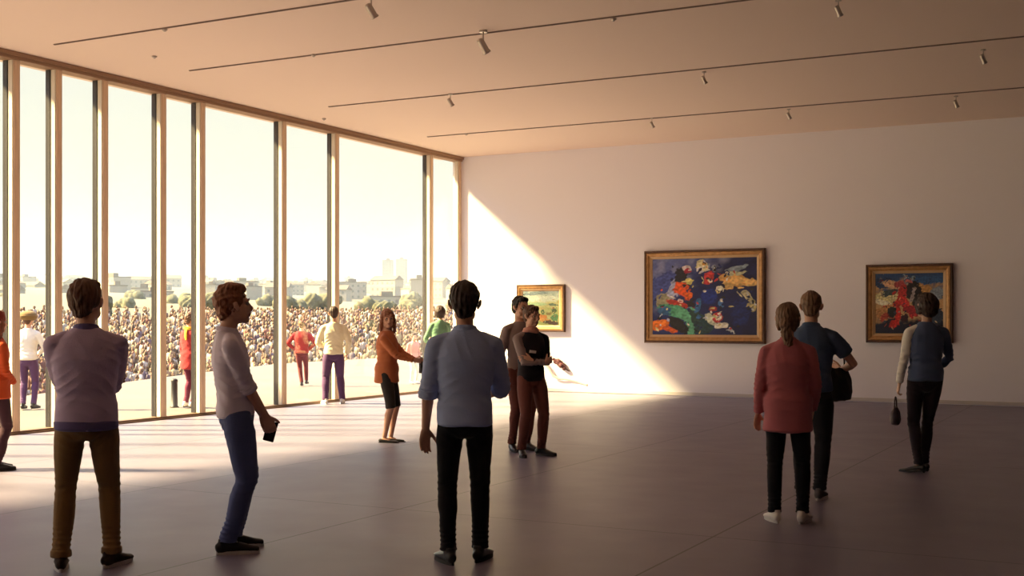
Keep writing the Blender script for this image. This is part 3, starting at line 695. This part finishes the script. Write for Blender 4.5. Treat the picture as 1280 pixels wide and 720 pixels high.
# ------------------------------------------------------------------ paintings
def vnoise(x, y, f, seed):
    rs = np.random.RandomState(seed); o = np.zeros_like(x)
    for i in range(7):
        kx, ky, p = rs.randn()*f, rs.randn()*f, rs.rand()*6.28
        o = o+np.sin(kx*x+ky*y+p+1.7*np.sin(ky*x*.7-kx*y*.6+p))
    return o/4
def paint(u, v, bg, blobs, seed, strokes=.05, extra=0, pal=(), gain=1.0):
    """u,v in 0..1 (v up); background function plus dabs (u,v,ru,rv,angle,colour)"""
    rs_ = np.random.RandomState(seed+50); blobs = list(blobs); base_ = list(blobs)
    for i_ in range(extra):
        b0 = base_[rs_.randint(len(base_))]; blobs.append((b0[0]+rs_.randn()*b0[2]*.9, b0[1]+rs_.randn()*b0[3]*.9, rs_.uniform(.008, .03), rs_.uniform(.006, .018), rs_.uniform(-70, 70), pal[rs_.randint(len(pal))] if rs_.rand() < .55 else b0[5]))
    n1, n2, n3 = vnoise(u, v, 22, seed), vnoise(u, v, 22, seed+1), vnoise(u, v, 75, seed+2)
    n4, n5 = vnoise(u, v, 60, seed+7), vnoise(u, v, 60, seed+8)
    uu, vv = u+n1*.02+n4*.007, v+n2*.02+n5*.007; col = bg(uu, vv, n1, n3)
    for (bu, bv, ru, rv, an, c) in blobs:
        du, dv_ = uu-bu, (vv-bv)*.72; ca, sa = math.cos(R(an)), math.sin(R(an))
        q = ((du*ca+dv_*sa)/ru)**2+((-du*sa+dv_*ca)/(rv*.72))**2+n3*.22
        w_ = np.clip((1-q)*5, 0, 1)[..., None]; cc = np.array(lin(c))*(1+n3[..., None]*.25)
        col = col*(1-w_)+cc*w_
    return np.clip(col*(1+n3[..., None]*strokes*3)*gain, 0, 1)
M_paint = attr_mat('oil_paint', .5, .3)
M_gold = mat('frame_gilt', (.42, .22, .085), .45, .3, 50, .25, 12, metal=.35); M_fdark = mat('frame_walnut', (.10, .045, .025), .5, .2, 40, .2, 10)
M_slip = mat('frame_slip', (.55, .36, .20), .5, .2, 60)
def painting(p0, p1, label, bg, blobs, seed, fw, depth=.09, **kw):
    x0, x1 = p0[0], p1[0]; z1, z0 = p0[1], p1[1]; wd, ht = x1-x0, z1-z0
    e = empty('framed_painting', ((x0+x1)/2, YB, z0)); tag(e, label, 'painting', )
    NU, NV = 260, max(60, int(260*ht/wd)); cw, ch = wd-2*fw, ht-2*fw
    us, vs_ = np.meshgrid(np.linspace(0, 1, NU), np.linspace(0, 1, NV)); cols = paint(us, vs_, bg, blobs, seed, **kw)
    hgt = vnoise(us, vs_, 90, seed+5)*.0015
    co = np.stack([-cw/2+us*cw, -(depth*.45)-hgt, fw+vs_*ch], -1).reshape(-1, 3)
    idx = np.arange(NU*NV).reshape(NV, NU); f = np.stack([idx[:-1, :-1], idx[:-1, 1:], idx[1:, 1:], idx[1:, :-1]], -1).reshape(-1, 4)
    me = bpy.data.meshes.new('canvas'); me.from_pydata(co.tolist(), [], f.tolist())
    ca = me.color_attributes.new('col', 'FLOAT_COLOR', 'POINT'); rgba = np.ones((NU*NV, 4), 'f'); rgba[:, :3] = cols.reshape(-1, 3); ca.data.foreach_set('color', rgba.ravel())
    me.shade_smooth(); link_mesh('canvas', me, e, [M_paint])
    def ring(name, prof, m_):                                       # moulding: profile (inset from outer edge, height off wall)
        bm = bmesh.new(); loops = []
        for ins, h in prof:
            loops.append([bm.verts.new(c) for c in ((-wd/2+ins, -h, ins), (wd/2-ins, -h, ins), (wd/2-ins, -h, ht-ins), (-wd/2+ins, -h, ht-ins))])
        for i in range(len(loops)-1):
            for k_ in range(4): bm.faces.new((loops[i][k_], loops[i][(k_+1) % 4], loops[i+1][(k_+1) % 4], loops[i+1][k_]))
        bmesh.ops.recalc_face_normals(bm, faces=bm.faces); bobj(name, bm, m_, e)
    d = depth
    ring('frame_edge', [(0, .001), (0, d*.8), (fw*.10, d), (fw*.22, d*.98), (fw*.26, d*.8)], M_fdark)
    ring('frame_moulding', [(fw*.24, d*.8), (fw*.32, d*.95), (fw*.5, d*.9), (fw*.66, d*.72), (fw*.72, d*.74)], M_gold)
    ring('frame_slip', [(fw*.72, d*.74), (fw*.78, d*.66), (fw*.98, d*.5), (fw*1.02, d*.3)], M_slip)
    return e
def bp(px, py): p = back_pt(px, py, YB-.09); return (p.x, p.z)
def mixc(a, b, w_): w_ = np.clip(w_, 0, 1)[..., None]; return np.array(lin(a))*(1-w_)+np.array(lin(b))*w_
def bg_big(u, v, n1, n3):
    c = mixc('1b2a6b', '141a4a', u+n1*.3); sky = np.clip((v-u*.9-.28+n1*.12)*3, 0, 1)[..., None]
    return c*(1-sky)+mixc('56609a', '8f93b8', n1*.6+.3)*sky
big = [(.12, .62, .20, .20, 15, '3f4c92'), (.17, .50, .10, .07, 40, 'b8b3c8'), (.22, .62, .05, .14, -25, 'a9aed0'), (.10, .45, .08, .09, 30, '9a9578'), (.30, .72, .07, .16, 20, '1d1a2a'), (.33, .86, .05, .05, 0, 'd8c8c8'), (.34, .83, .025, .03, 0, 'a31f3a'), (.36, .70, .04, .05, 30, 'd9cf7a'),
       (.48, .90, .07, .08, -20, 'd8cfa0'), (.50, .93, .035, .04, 0, 'c88f3c'), (.55, .74, .055, .10, -35, 'c93a3c'), (.57, .71, .03, .03, 0, 'f2d8c8'), (.45, .84, .03, .05, 0, 'e8e4ec'), (.46, .84, .015, .03, 0, '141430'), (.61, .86, .03, .05, 0, '8892a8'), (.62, .85, .018, .03, 0, '2a2a33'),
       (.29, .60, .09, .09, -30, 'e8571c'), (.36, .52, .05, .06, -20, 'f06a20'), (.26, .40, .15, .05, -15, 'b8322a'), (.28, .44, .03, .03, 0, 'e8c8c0'), (.38, .40, .025, .05, 0, '26202a'), (.22, .30, .16, .085, -15, '4f9d78'), (.33, .24, .12, .08, -25, '62b089'), (.12, .31, .06, .06, 0, '2f5f8f'), (.37, .12, .05, .14, 12, '5b9f7f'),
       (.25, .13, .13, .07, -30, '1b1a22'), (.07, .12, .10, .075, 15, 'f07a1e'), (.17, .07, .08, .04, -10, 'd65a1a'), (.44, .20, .06, .16, 25, '2c4a45'), (.5, .10, .10, .12, 0, '22424a'), (.56, .20, .08, .06, -45, 'd8dcc8'), (.63, .22, .055, .07, 0, 'c43a44'), (.64, .21, .022, .03, 0, 'f3e3d8'), (.67, .12, .09, .045, 15, 'e6e0d4'), (.78, .08, .04, .03, -50, 'c8ccd6'),
       (.58, .33, .03, .04, 0, 'a8323a'), (.66, .40, .02, .05, 0, '4a78b8'), (.44, .38, .03, .10, -20, '3a6ea8'), (.80, .72, .15, .085, -8, 'e0a860'), (.88, .70, .14, .06, -6, 'efc078'), (.74, .64, .06, .06, -20, 'd8b070'), (.82, .86, .12, .03, 10, '7f8fa0'), (.80, .80, .10, .03, 5, 'b8b898'), (.66, .60, .035, .03, 0, 'e0dcc8'),
       (.90, .52, .07, .05, -40, 'c8c0a0'), (.92, .50, .02, .03, 0, '22283a'), (.95, .38, .05, .09, 10, 'b8ac7c'), (.96, .42, .018, .03, 0, '1f2430'), (.93, .32, .015, .03, 0, '1f2430'), (.85, .30, .10, .18, 10, '18296e'), (.55, .50, .09, .10, 0, '16308a')]
painting(bp(805, 314), bp(956, 430), 'wide framed painting of blue, orange and green dabs on the back wall', bg_big, big, 3, .17, .10, extra=170, pal=('e8e0d4', '12183c', '1a2660', 'c8ccd8', '2a2a34', 'c23a38', 'd8c88a', '16204e'))
def bg_sq(u, v, n1, n3):
    c = mixc('c8a070', '2b4c7c', (v-.62)*4+n1*.6); lo = np.clip((.30-v-n1*.06+u*.05)*8, 0, 1)[..., None]
    return c*(1-lo)+np.array(lin('161c38'))*lo
sq = [(.12, .84, .18, .10, 0, '1f3c66'), (.75, .88, .35, .08, 5, '2a568c'), (.25, .82, .16, .07, -5, 'd8ac88'), (.16, .60, .20, .10, 5, 'd8cf98'), (.12, .52, .14, .04, -5, 'f0ead0'), (.22, .68, .12, .05, 20, '3a4a50'), (.70, .70, .22, .12, -15, 'c09058'), (.90, .64, .12, .12, 20, '8a98a8'), (.14, .38, .16, .10, 20, 'c08a58'),
      (.62, .60, .10, .30, 12, '1a1418'), (.52, .72, .09, .14, -10, '2a2226'), (.38, .80, .09, .07, -20, 'a8424a'), (.46, .93, .03, .03, 0, '9fb0c0'), (.56, .93, .03, .03, 0, '7f98b0'), (.50, .86, .05, .035, 0, 'c06a6a'), (.40, .66, .07, .16, -10, 'b83236'), (.34, .48, .06, .22, -40, 'c42e30'), (.48, .45, .06, .24, 38, 'd0383a'), (.56, .38, .14, .09, -10, 'a82a38'),
      (.16, .30, .05, .14, -48, 'b04a40'), (.34, .28, .05, .16, -8, 'd23430'), (.27, .16, .05, .09, -50, 'cc2c2c'), (.56, .64, .025, .14, -25, 'a89a9a'), (.25, .36, .07, .10, 0, '1b2428'), (.44, .26, .06, .06, 0, '3a1c30'), (.92, .30, .10, .14, 0, '2a3a50'), (.75, .40, .14, .14, 0, '2e2a30')]
painting(bp(1082, 331), bp(1191, 429), 'nearly square framed painting with red shapes on dark, behind the navy jacket', bg_sq, sq, 8, .17, .10, extra=110, pal=('1a1820', 'c8b088', '2a2e44', '8a2a30', '3a4658', '9a8a78'))
def bg_sm(u, v, n1, n3):
    c = mixc('9aa860', 'c8c48a', v*1.5+n1*.5); s_ = np.clip((v-.66+n1*.05)*12, 0, 1)[..., None]
    return c*(1-s_)+mixc('d8e4d8', '8fa8b8', (v-.8)*4+n1*.4)*s_
sm = [(.3, .93, .4, .05, 3, '7f93a0'), (.6, .80, .35, .06, 2, 'dfe8e2'), (.4, .62, .3, .05, -3, 'a8c8a0'), (.85, .60, .16, .03, -5, '5f7a6a'), (.2, .5, .16, .06, 0, 'd8a880'), (.5, .48, .10, .05, 0, 'c8b070'), (.55, .40, .05, .07, 0, '4a6a3c'), (.3, .38, .14, .06, 0, '5f9a5c'), (.85, .42, .06, .08, 0, '3f5a34'), (.88, .22, .10, .12, 0, '4f8a58'),
      (.45, .22, .25, .10, 5, 'c87a28'), (.25, .15, .2, .10, 0, 'b84e22'), (.6, .14, .2, .06, -8, 'd89848'), (.78, .07, .25, .06, -5, '4a2a20'), (.72, .34, .08, .05, 0, '8a7a40')]
painting(bp(645, 356), bp(705, 415), 'small framed landscape painting in green and ochre near the window corner', bg_sm, sm, 15, .14, .08, extra=80, pal=('6a7a40', 'c8b878', '3f5a34', 'b87038', '8fae80'), gain=.42)

# ------------------------------------------------------------------ small red relief low on the back wall
c = back_pt(700, 457, YB-.08); e = empty('wall_ornament', (c.x, YB, c.z)); tag(e, 'small crumpled dark red ornament on the white wall below the landscape', 'ornament')
s_ = Solid()
ro = random.Random(3)
for q in range(11):
    t_ = q/10; s_.ell((-.15+.23*t_+ro.uniform(-.02, .02), -.065+ro.uniform(-.01, .02), .14-.19*t_+ro.uniform(-.03, .03)), (.038+.03*math.sin(math.pi*t_), .04, .034+.026*math.sin(math.pi*t_)))
s_.build('ornament_body', mat('ornament_red', lin('56282c'), .7, .5, 30, .35, 14), e, .010, 2, folds([((0, -.08, .03), .2, (.6, 0, 1), 70, .012)], 9, .006))
Solid().tube([(.05, -.06, -.02), (.12, -.05, -.07), (.18, -.03, -.11), (.185, .0, -.11)], [.022, .02, .014, .012]).build('stem', mat('ornament_brown', (.10, .06, .05), .7), e, .007, 2)
c0 = back_pt(680, 448, YB-.05); e = empty('wall_ribbon', (c0.x, YB, c0.z)); tag(e, 'pale curling ribbon strip on the wall beneath the dark red ornament', 'ribbon')
pts = [back_pt(x_, y_, YB-.035)-V((c0.x, YB, c0.z)) for x_, y_ in ((676, 449), (682, 455), (688, 463), (692, 470), (699, 473), (710, 474), (722, 477), (733, 481))]
for q, p in enumerate(pts): p.y = -.03-.03*math.sin(q*.6)
sb = Solid(); sb.tube(pts, [(.012, .028)]*len(pts), side=(0, 1, 0)); sb.tube([pts[0], V((pts[0].x, 0, pts[0].z))], [.01, .01]); sb.tube([pts[-1], V((pts[-1].x, 0, pts[-1].z))], [.01, .01])
sb.build('ribbon_strip', mat('ribbon_cream', (.66, .58, .52), .6), e, .007, 2)

# ------------------------------------------------------------------ ceiling: rails, spotlights, sensors
M_rail = mat('rail_dark', (.20, .14, .12), .7)
for yy, xs_ in ((10.95, .9), (13.0, 1.3), (16.3, 1.3), (19.9, 1.0)):
    bm = bmesh.new(); b_box(bm, 0, X1-.6-xs_, -.014, .014, -.012, 0, bev=.003); b_box(bm, .02, X1-.62-xs_, -.005, .005, -.015, -.012)
    o = bobj('track_rail', bm, M_rail); o.location = (xs_, yy, HC)
    tag(o, {10.95: 'dark ceiling track rail, first from the top left of the photo', 13.0: 'dark ceiling track rail carrying the large spotlights near the top centre', 16.3: 'dark ceiling track rail in the middle, third from the top left', 19.9: 'dark ceiling track rail closest to the back wall'}[yy], 'track rail', 'ceiling track rails')
M_spot = mat('spot_metal', (.5, .43, .39), .4, metal=.5); M_lens = mat('spot_lens', (.9, .85, .78), .3, emit=(1, .9, .78), estr=.9)
def spot(px, py, label, sc=1.0, aim=(.25, .55, -.8)):
    p = ceil_pt(px, py, HC-.17*sc); e = empty('spotlight', (p.x, p.y, HC)); e.scale = (sc,)*3
    bm = bmesh.new(); bmesh.ops.create_cone(bm, cap_ends=True, segments=20, radius1=.045, radius2=.045, depth=.022, matrix=Matrix.Translation((0, 0, -.011))); bobj('canopy', bm, M_spot, e)
    bm = bmesh.new(); bmesh.ops.create_cone(bm, cap_ends=True, segments=12, radius1=.009, radius2=.009, depth=.12, matrix=Matrix.Translation((0, 0, -.08))); bobj('stem', bm, M_spot, e)
    d = V(aim).normalized(); c_ = V((0, 0, -.165)); q = d.to_track_quat('Z', 'Y').to_matrix().to_4x4()
    bm = bmesh.new(); T_ = Matrix.Translation(c_) @ q
    prof = [(.018, -.085), (.034, -.075), (.038, -.06), (.038, .055), (.047, .075), (.047, .085), (.040, .085), (.036, .07)]; rg = [[bm.verts.new(T_ @ V((r*math.cos(2*math.pi*k/20), r*math.sin(2*math.pi*k/20), z))) for k in range(20)] for r, z in prof]
    for i in range(len(rg)-1):
        for k in range(20): bm.faces.new((rg[i][k], rg[i][(k+1) % 20], rg[i+1][(k+1) % 20], rg[i+1][k]))
    bm.faces.new(list(reversed(rg[0]))); h = bobj('lamp_head', bm, M_spot, e, True)
    bm = bmesh.new(); bmesh.ops.create_cone(bm, cap_ends=True, segments=20, radius1=.036, radius2=.030, depth=.01, matrix=T_ @ Matrix.Translation((0, 0, .068))); bobj('lens', bm, M_lens, h)
    tag(e, label, 'spotlight', 'ceiling spotlights')
for a_ in ((464, 14, 'ceiling spotlight nearest the top edge, left of centre', 1.0), (604, 58, 'largest ceiling spotlight, hanging just under the second rail', 1.15), (563, 128, 'pale ceiling spotlight above the window corner', .8),
           (1048, 14, 'ceiling spotlight near the top edge above the square painting', .75), (880, 100, 'ceiling spotlight above the wide painting, at mid ceiling', .7), (815, 156, 'small ceiling spotlight near the back wall, left of the wide painting', .7),
           (986, 145, 'small ceiling spotlight near the back wall, right of the wide painting', .7), (1195, 130, 'small ceiling spotlight near the back wall at the far right', .75), (1229, 74, 'ceiling spotlight in the dark upper right corner', .75)):
    spot(a_[0], a_[1], a_[2], a_[3])
for px_, py_, lb in ((206, 36, 'small round ceiling sensor beside the first rail at the top left'), (392, 68, 'small round ceiling sensor on the second rail'), (583, 167, 'small round ceiling sensor near the window corner'), (767, 23, 'small round ceiling sensor on the rail right of the largest spotlight'), (405, 148, 'small round ceiling sensor close above the tall windows'), (193, 70, 'small round ceiling sensor at the left between two rails')):
    p = ceil_pt(px_, py_); o = lathe('ceiling_sensor', [(.030, 0), (.036, -.006), (.034, -.018), (.018, -.026), (.014, -.036)], M_spot); o.location = (p.x, p.y, HC); tag(o, lb, 'sensor', 'ceiling sensors')

# ------------------------------------------------------------------ terrace bits
bl = lathe('bollard', [(.075, 0), (.078, .015), (.058, .03), (.054, .44), (.06, .455), (.058, .49), (.03, .51)], mat('bollard_black', (.03, .028, .03), .5)); bl.location = floor_pt(218, 508); bl.location.z = -.02
tag(bl, 'short dark bollard on the terrace beside the person in red coat', 'bollard')

# ------------------------------------------------------------------ the crowd on the bank
M_crowd = attr_mat('crowd_cloth', .9)
SKc = [(.50, .27, .17), (.62, .38, .27), (.30, .16, .10)]; HRc = [(.03, .02, .015), (.08, .04, .025), (.18, .09, .05), (.35, .22, .12)]
TPc = [lin(h_) for h_ in ('f2ece0', 'e8dccc', 'd9b9a5', 'c77a6a', '8a4a44', '5a4a58', '3a3440', 'b7a58c', 'e6d3a0', '9aa08a', '7a6a8a', 'f0e0d8', 'c9a27c', '4a3a36', 'dcd6cc')]
BTc = [lin(h_) for h_ in ('4a4048', '6a5848', '8a7a68', '3a3034', '5a4860')]
def crowd_mesh(seed, seated=False):
    rs = random.Random(seed); bm = bmesh.new(); cl = bm.faces.layers.int.new('c')
    def ring_tube(pts, rad, ci, n=7):
        rg = []
        for p, (a_, b_) in zip(pts, rad): rg.append([bm.verts.new((p[0]+a_*math.cos(2*math.pi*k/n), p[1]+b_*math.sin(2*math.pi*k/n), p[2])) for k in range(n)])
        for i in range(len(rg)-1):
            for k in range(n): bm.faces.new((rg[i][k], rg[i][(k+1) % n], rg[i+1][(k+1) % n], rg[i+1][k]))[cl] = ci
        bm.faces.new(list(reversed(rg[0])))[cl] = ci; bm.faces.new(rg[-1])[cl] = ci
    b0 = -.42 if seated else 0; spread = rs.uniform(.07, .12)
    for sd in (-1, 1):
        if seated: ring_tube([(sd*.1, .4, 0), (sd*.1, .4, .42)], [(.06, .06), (.07, .07)], 2); ring_tube([(sd*.09, .22, .42), (sd*.09, .2, .55)], [(.08, .22), (.08, .2)], 2)
        else:
            ring_tube([(sd*spread, .05, 0), (sd*spread, .05, .07)], [(.045, .12), (.04, .08)], 3); ring_tube([(sd*spread, 0, .05), (sd*.1, .01, .48), (sd*.085, 0, .86)], [(.05, .05), (.062, .062), (.085, .09)], 2)
    ring_tube([(0, 0, .82+b0), (0, 0, 1.0+b0), (0, 0, 1.25+b0), (0, 0, 1.40+b0), (0, 0, 1.47+b0)], [(.15, .11), (.14, .10), (.18, .12), (.17, .10), (.06, .06)], 1, 9)
    up = rs.random()
    for sd in (-1, 1):
        if up < .15: pts = [(sd*.19, 0, 1.38), (sd*.26, .06, 1.55), (sd*.22, .1, 1.82)]
        elif up < .5: pts = [(sd*.2, 0, 1.4), (sd*.25, -.02, 1.15), (sd*.12, .2, 1.12)]
        else: pts = [(sd*.2, 0, 1.4), (sd*.24, -.01, 1.12), (sd*.24, .05, .85)]
        pts = [(p[0], p[1], p[2]+b0) for p in pts]; ring_tube(pts[:2], [(.055, .055), (.047, .047)], 1); ring_tube(pts[1:], [(.042, .042), (.032, .032)], 0)
    ring_tube([(0, 0, 1.44+b0), (0, .0, 1.52+b0)], [(.05, .05), (.05, .05)], 0)
    ring_tube([(0, .015, 1.51+b0), (0, .015, 1.56+b0), (0, .01, 1.63+b0), (0, 0, 1.69+b0)], [(.04, .055), (.07, .085), (.076, .09), (.06, .07)], 0, 9)
    ring_tube([(0, -.03, 1.56+b0), (0, -.025, 1.63+b0), (0, -.01, 1.70+b0), (0, -.01, 1.75+b0)], [(.075, .08), (.085, .09), (.08, .09), (.04, .05)], 4, 9)
    return bm, rs
def crowd_colors(rs): return [rs.choice(SKc), rs.choice(TPc), rs.choice(BTc), (.05, .04, .04), rs.choice(HRc)]
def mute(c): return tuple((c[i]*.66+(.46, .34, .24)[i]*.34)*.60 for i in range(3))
HRn = ['black', 'dark brown', 'brown', 'sandy']; TPn = ['ivory', 'cream', 'beige pink', 'coral', 'brick red', 'dark mauve', 'charcoal', 'tan', 'pale yellow', 'sage', 'violet grey', 'off-white', 'camel', 'dark brown', 'pale grey']; vdesc = []
def finish(bm, rs, name='person'):
    cs = crowd_colors(rs); vdesc.append('%s top and %s hair' % (TPn[TPc.index(cs[1])], HRn[HRc.index(cs[4])])); cl = bm.faces.layers.int['c']; ids = [f[cl] for f in bm.faces]
    bmesh.ops.recalc_face_normals(bm, faces=bm.faces); me = bpy.data.meshes.new(name); bm.to_mesh(me); bm.free()
    ca = me.color_attributes.new('col', 'FLOAT_COLOR', 'CORNER'); out = []
    for p, ci in zip(me.polygons, ids):
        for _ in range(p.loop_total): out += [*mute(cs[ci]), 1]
    ca.data.foreach_set('color', out); me.shade_smooth(); me.materials.append(M_crowd); return me
variants = [finish(*crowd_mesh(100+i)) for i in range(26)]
spots_ = []
d = 57.0; row = 0
while d < 109:
    a0 = TH-R(3); a1 = TH+R(33); da = .74/d; a_ = a0+random.random()*da
    while a_ < a1:
        # keep the band broken and thinner to the right, as in the photograph
        spots_.append((d+random.uniform(-.22, .22), a_+random.uniform(-.08, .08)*da, random.randrange(26), random.uniform(.93, 1.06), random.uniform(-3.1, 3.1))); a_ += da
    d += 1.35+.0*row; row += 1
def place(sp_):
    d_, a_, vi, sc, rz = sp_; p = arc(d_, a_); return Matrix.Translation((p.x, p.y, bank_z(d_)-.02)) @ Matrix.Rotation(rz, 4, 'Z') @ Matrix.Scale(sc, 4)
near = spots_[:300]; far = spots_[300:]
for sp_ in near:
    o = bpy.data.objects.new('person', variants[sp_[2]]); COL.objects.link(o); o.matrix_world = place(sp_)
    tag(o, 'person with %s in the packed crowd outside the windows' % vdesc[sp_[2]], 'person', 'crowd outside the windows')
vc = []; 
for me in variants:
    n = len(me.vertices); a1_ = np.empty(n*3, 'f'); me.vertices.foreach_get('co', a1_)
    cc = np.empty(len(me.loops)*4, 'f'); me.color_attributes['col'].data.foreach_get('color', cc)
    li = np.empty(len(me.loops), 'i'); me.loops.foreach_get('vertex_index', li)
    lt = np.array([p.loop_total for p in me.polygons]); vc.append((a1_.reshape(-1, 3), cc.reshape(-1, 4), li, lt))
VV, CCo, LI, LT = [], [], [], []; base = 0
for sp_ in far:
    v_, c_, l_, t_ = vc[sp_[2]]; Mx = np.array(place(sp_)); VV.append(v_ @ Mx[:3, :3].T+Mx[:3, 3]); CCo.append(c_); LI.append(l_+base); LT.append(t_); base += len(v_)
VV = np.concatenate(VV); CCo = np.concatenate(CCo); LI = np.concatenate(LI); LT = np.concatenate(LT)
me = bpy.data.meshes.new('crowd'); me.vertices.add(len(VV)); me.vertices.foreach_set('co', VV.astype('f').ravel()); me.loops.add(len(LI)); me.loops.foreach_set('vertex_index', LI.astype('i'))
me.polygons.add(len(LT)); me.polygons.foreach_set('loop_start', np.concatenate([[0], np.cumsum(LT)[:-1]]).astype('i')); me.update(calc_edges=True); me.validate()
ca = me.color_attributes.new('col', 'FLOAT_COLOR', 'CORNER'); ca.data.foreach_set('color', CCo.astype('f').ravel()); me.shade_smooth()
o = link_mesh('crowd', me, None, [M_crowd]); tag(o, 'distant part of the packed crowd rising up the slope outside', 'crowd', kind='stuff')

# ------------------------------------------------------------------ far land: low pale houses, bushes and two towers
M_hwall = mat('house_render', (.26, .235, .20), .9); M_hroof = mat('house_roof', (.13, .10, .08), .9); M_hwin = mat('house_window', (.10, .095, .09), .5)
M_leaf = mat('bush_leaf', (.11, .105, .06), .9, .5, 3, .4, 2)
def house_mesh(w_, d_, h_, seed, tower=False):
    rs = random.Random(seed); bm = bmesh.new(); b_box(bm, -w_/2, w_/2, -d_/2, d_/2, 0, h_)
    bw = bmesh.new(); nfl = max(1, int(h_/3)); nx = max(2, int(w_/2.6))
    for f_ in range(nfl):
        for i in range(nx):
            x = -w_/2+w_*(i+.5)/nx
            for sy in (-1, 1): b_box(bw, x-.55, x+.55, sy*d_/2-.06, sy*d_/2+.06, f_*3+1, f_*3+2.2)
    br = bmesh.new()
    if tower or rs.random() < .5:
        b_box(br, -w_/2-.2, w_/2+.2, -d_/2-.2, d_/2+.2, h_, h_+.5); b_box(br, -w_*.15, w_*.15, -d_*.15, d_*.15, h_+.5, h_+2.2)
    else:
        a = [br.verts.new(c_) for c_ in ((-w_/2-.4, -d_/2-.4, h_), (w_/2+.4, -d_/2-.4, h_), (w_/2+.4, d_/2+.4, h_), (-w_/2-.4, d_/2+.4, h_), (-w_/2, 0, h_+2.2), (w_/2, 0, h_+2.2))]
        for q in ((0, 1, 5, 4), (2, 3, 4, 5), (1, 2, 5), (3, 0, 4), (3, 2, 1, 0)): br.faces.new([a[i] for i in q])
    r_ = []
    for b_, nm in ((bm, 'walls'), (bw, 'windows'), (br, 'roof')): me_ = bpy.data.meshes.new(nm); b_.to_mesh(me_); b_.free(); r_.append(me_)
    for me_, m_ in zip(r_, (M_hwall, M_hwin, M_hroof)): me_.materials.append(m_)
    return r_
hm = [house_mesh(random.uniform(8, 16), random.uniform(7, 10), random.choice((3.2, 6.2, 6.2, 9.2)), 300+i) for i in range(9)]
def put_house(ms, p, rz, label, group, sc=1.0):
    e = empty('house', p, rz); e.scale = (sc,)*3; tag(e, label, 'building', group)
    for me_, nm in zip(ms, ('walls', 'window_rows', 'roof')):
        o = bpy.data.objects.new(nm, me_); COL.objects.link(o); o.parent = e
rs = random.Random(5)
hp = []
while len(hp) < 110:
    i = len(hp); d_ = rs.uniform(200, 480); a_ = TH+R(rs.uniform(1, 24)); p = arc(d_, a_)
    if any((p-q_).length < 9 for q_ in hp): continue
    hp.append(p.copy()); p.z = bank_z(d_)+math.sin(a_*9)*.004*d_*.0-.8
    put_house(hm[i % 9], p, rs.uniform(0, 3.14), 'pale hazy low building among others on the hillside far beyond the crowd', 'pale low buildings on the far hillside', rs.uniform(.3, .45))
M_tower = mat('tower_cladding', (.13, .15, .17), .7)
tw = house_mesh(9, 9, 30, 77, True)
for px_, d_, h_, lb in ((485, 400, 1.0, 'left of the two faint pale towers on the skyline'), (502, 415, 1.05, 'right of the two faint pale towers on the skyline')):
    p = at_depth(px_, d_); p.z = bank_z(d_)-1; e = empty('tower', p, .4); e.scale = (.36*h_, .36*h_, .33*h_); tag(e, lb, 'tower', 'towers on the skyline')
    for me_, nm in zip(tw, ('walls', 'window_rows', 'roof')):
        if nm == 'walls': me_.materials[0] = M_tower
        o = bpy.data.objects.new(nm, me_); COL.objects.link(o); o.parent = e
bms = []
for i in range(4):
    sb = Solid(); rr = random.Random(i)
    for q in range(9): sb.ell((rr.uniform(-2, 2), rr.uniform(-1.5, 1.5), rr.uniform(.6, 2.6)), (rr.uniform(.9, 1.5),)*3, seg=10)
    sb.tube([(0, 0, -1), (0, 0, 1.2)], [.3, .25], n=8)
    o = sb.build('bush', M_leaf, None, .28, 1, lambda P_, N_: P_+N_*(np.sin(P_ @ np.array((5.1, 3.3, 4.7)))*.12)[:, None]); bms.append(o.data); bpy.data.objects.remove(o)
bp_ = []
while len(bp_) < 40:
    i = len(bp_); d_ = rs.uniform(125, 400); a_ = TH+R(rs.uniform(0, 25)); p = arc(d_, a_)
    if any((p-q_).length < 6 for q_ in bp_) or any((p-q_).length < 13 for q_ in hp): continue
    bp_.append(p.copy()); p.z = bank_z(d_)-.4
    o = bpy.data.objects.new('bush', bms[i % 4]); COL.objects.link(o); o.location = p; o.rotation_euler = (0, 0, rs.uniform(0, 6)); o.scale = (rs.uniform(.45, .8),)*3
    tag(o, 'rounded olive green bush on the hillside beyond the crowd', 'bush', 'bushes on the far hillside')

# ------------------------------------------------------------------ haze over the land beyond the terrace
HAZE = 0.0011
if HAZE:
    bm = bmesh.new(); c0 = V((CX, CY))
    lo = [arc(120, R(q)) for q in (-8, 10, 30, 50, 70, 90, 110)]; hi = [arc(700, R(q)) for q in (110, 90, 70, 50, 30, 10, -8)]
    ring_ = [(p.x, p.y) for p in lo+hi]; b_ = [bm.verts.new((x, y, -5)) for x, y in ring_]; t_ = [bm.verts.new((x, y, 28)) for x, y in ring_]
    bm.faces.new(b_); bm.faces.new(list(reversed(t_)))
    for i in range(len(ring_)): bm.faces.new((b_[i], b_[(i+1) % len(ring_)], t_[(i+1) % len(ring_)], t_[i]))
    bmesh.ops.recalc_face_normals(bm, faces=bm.faces)
    m = bpy.data.materials.new('haze'); m.use_nodes = True; t_ = m.node_tree; t_.nodes.clear(); o_ = t_.nodes.new('ShaderNodeOutputMaterial'); vs_ = t_.nodes.new('ShaderNodeVolumeScatter')
    vs_.inputs['Density'].default_value = HAZE; vs_.inputs['Color'].default_value = (.72, .86, 1, 1); vs_.inputs['Anisotropy'].default_value = .3; t_.links.new(vs_.outputs[0], o_.inputs['Volume'])
    o = bobj('haze', bm, m); tag(o, 'warm haze lying over the far hillside and town', 'haze', kind='stuff')
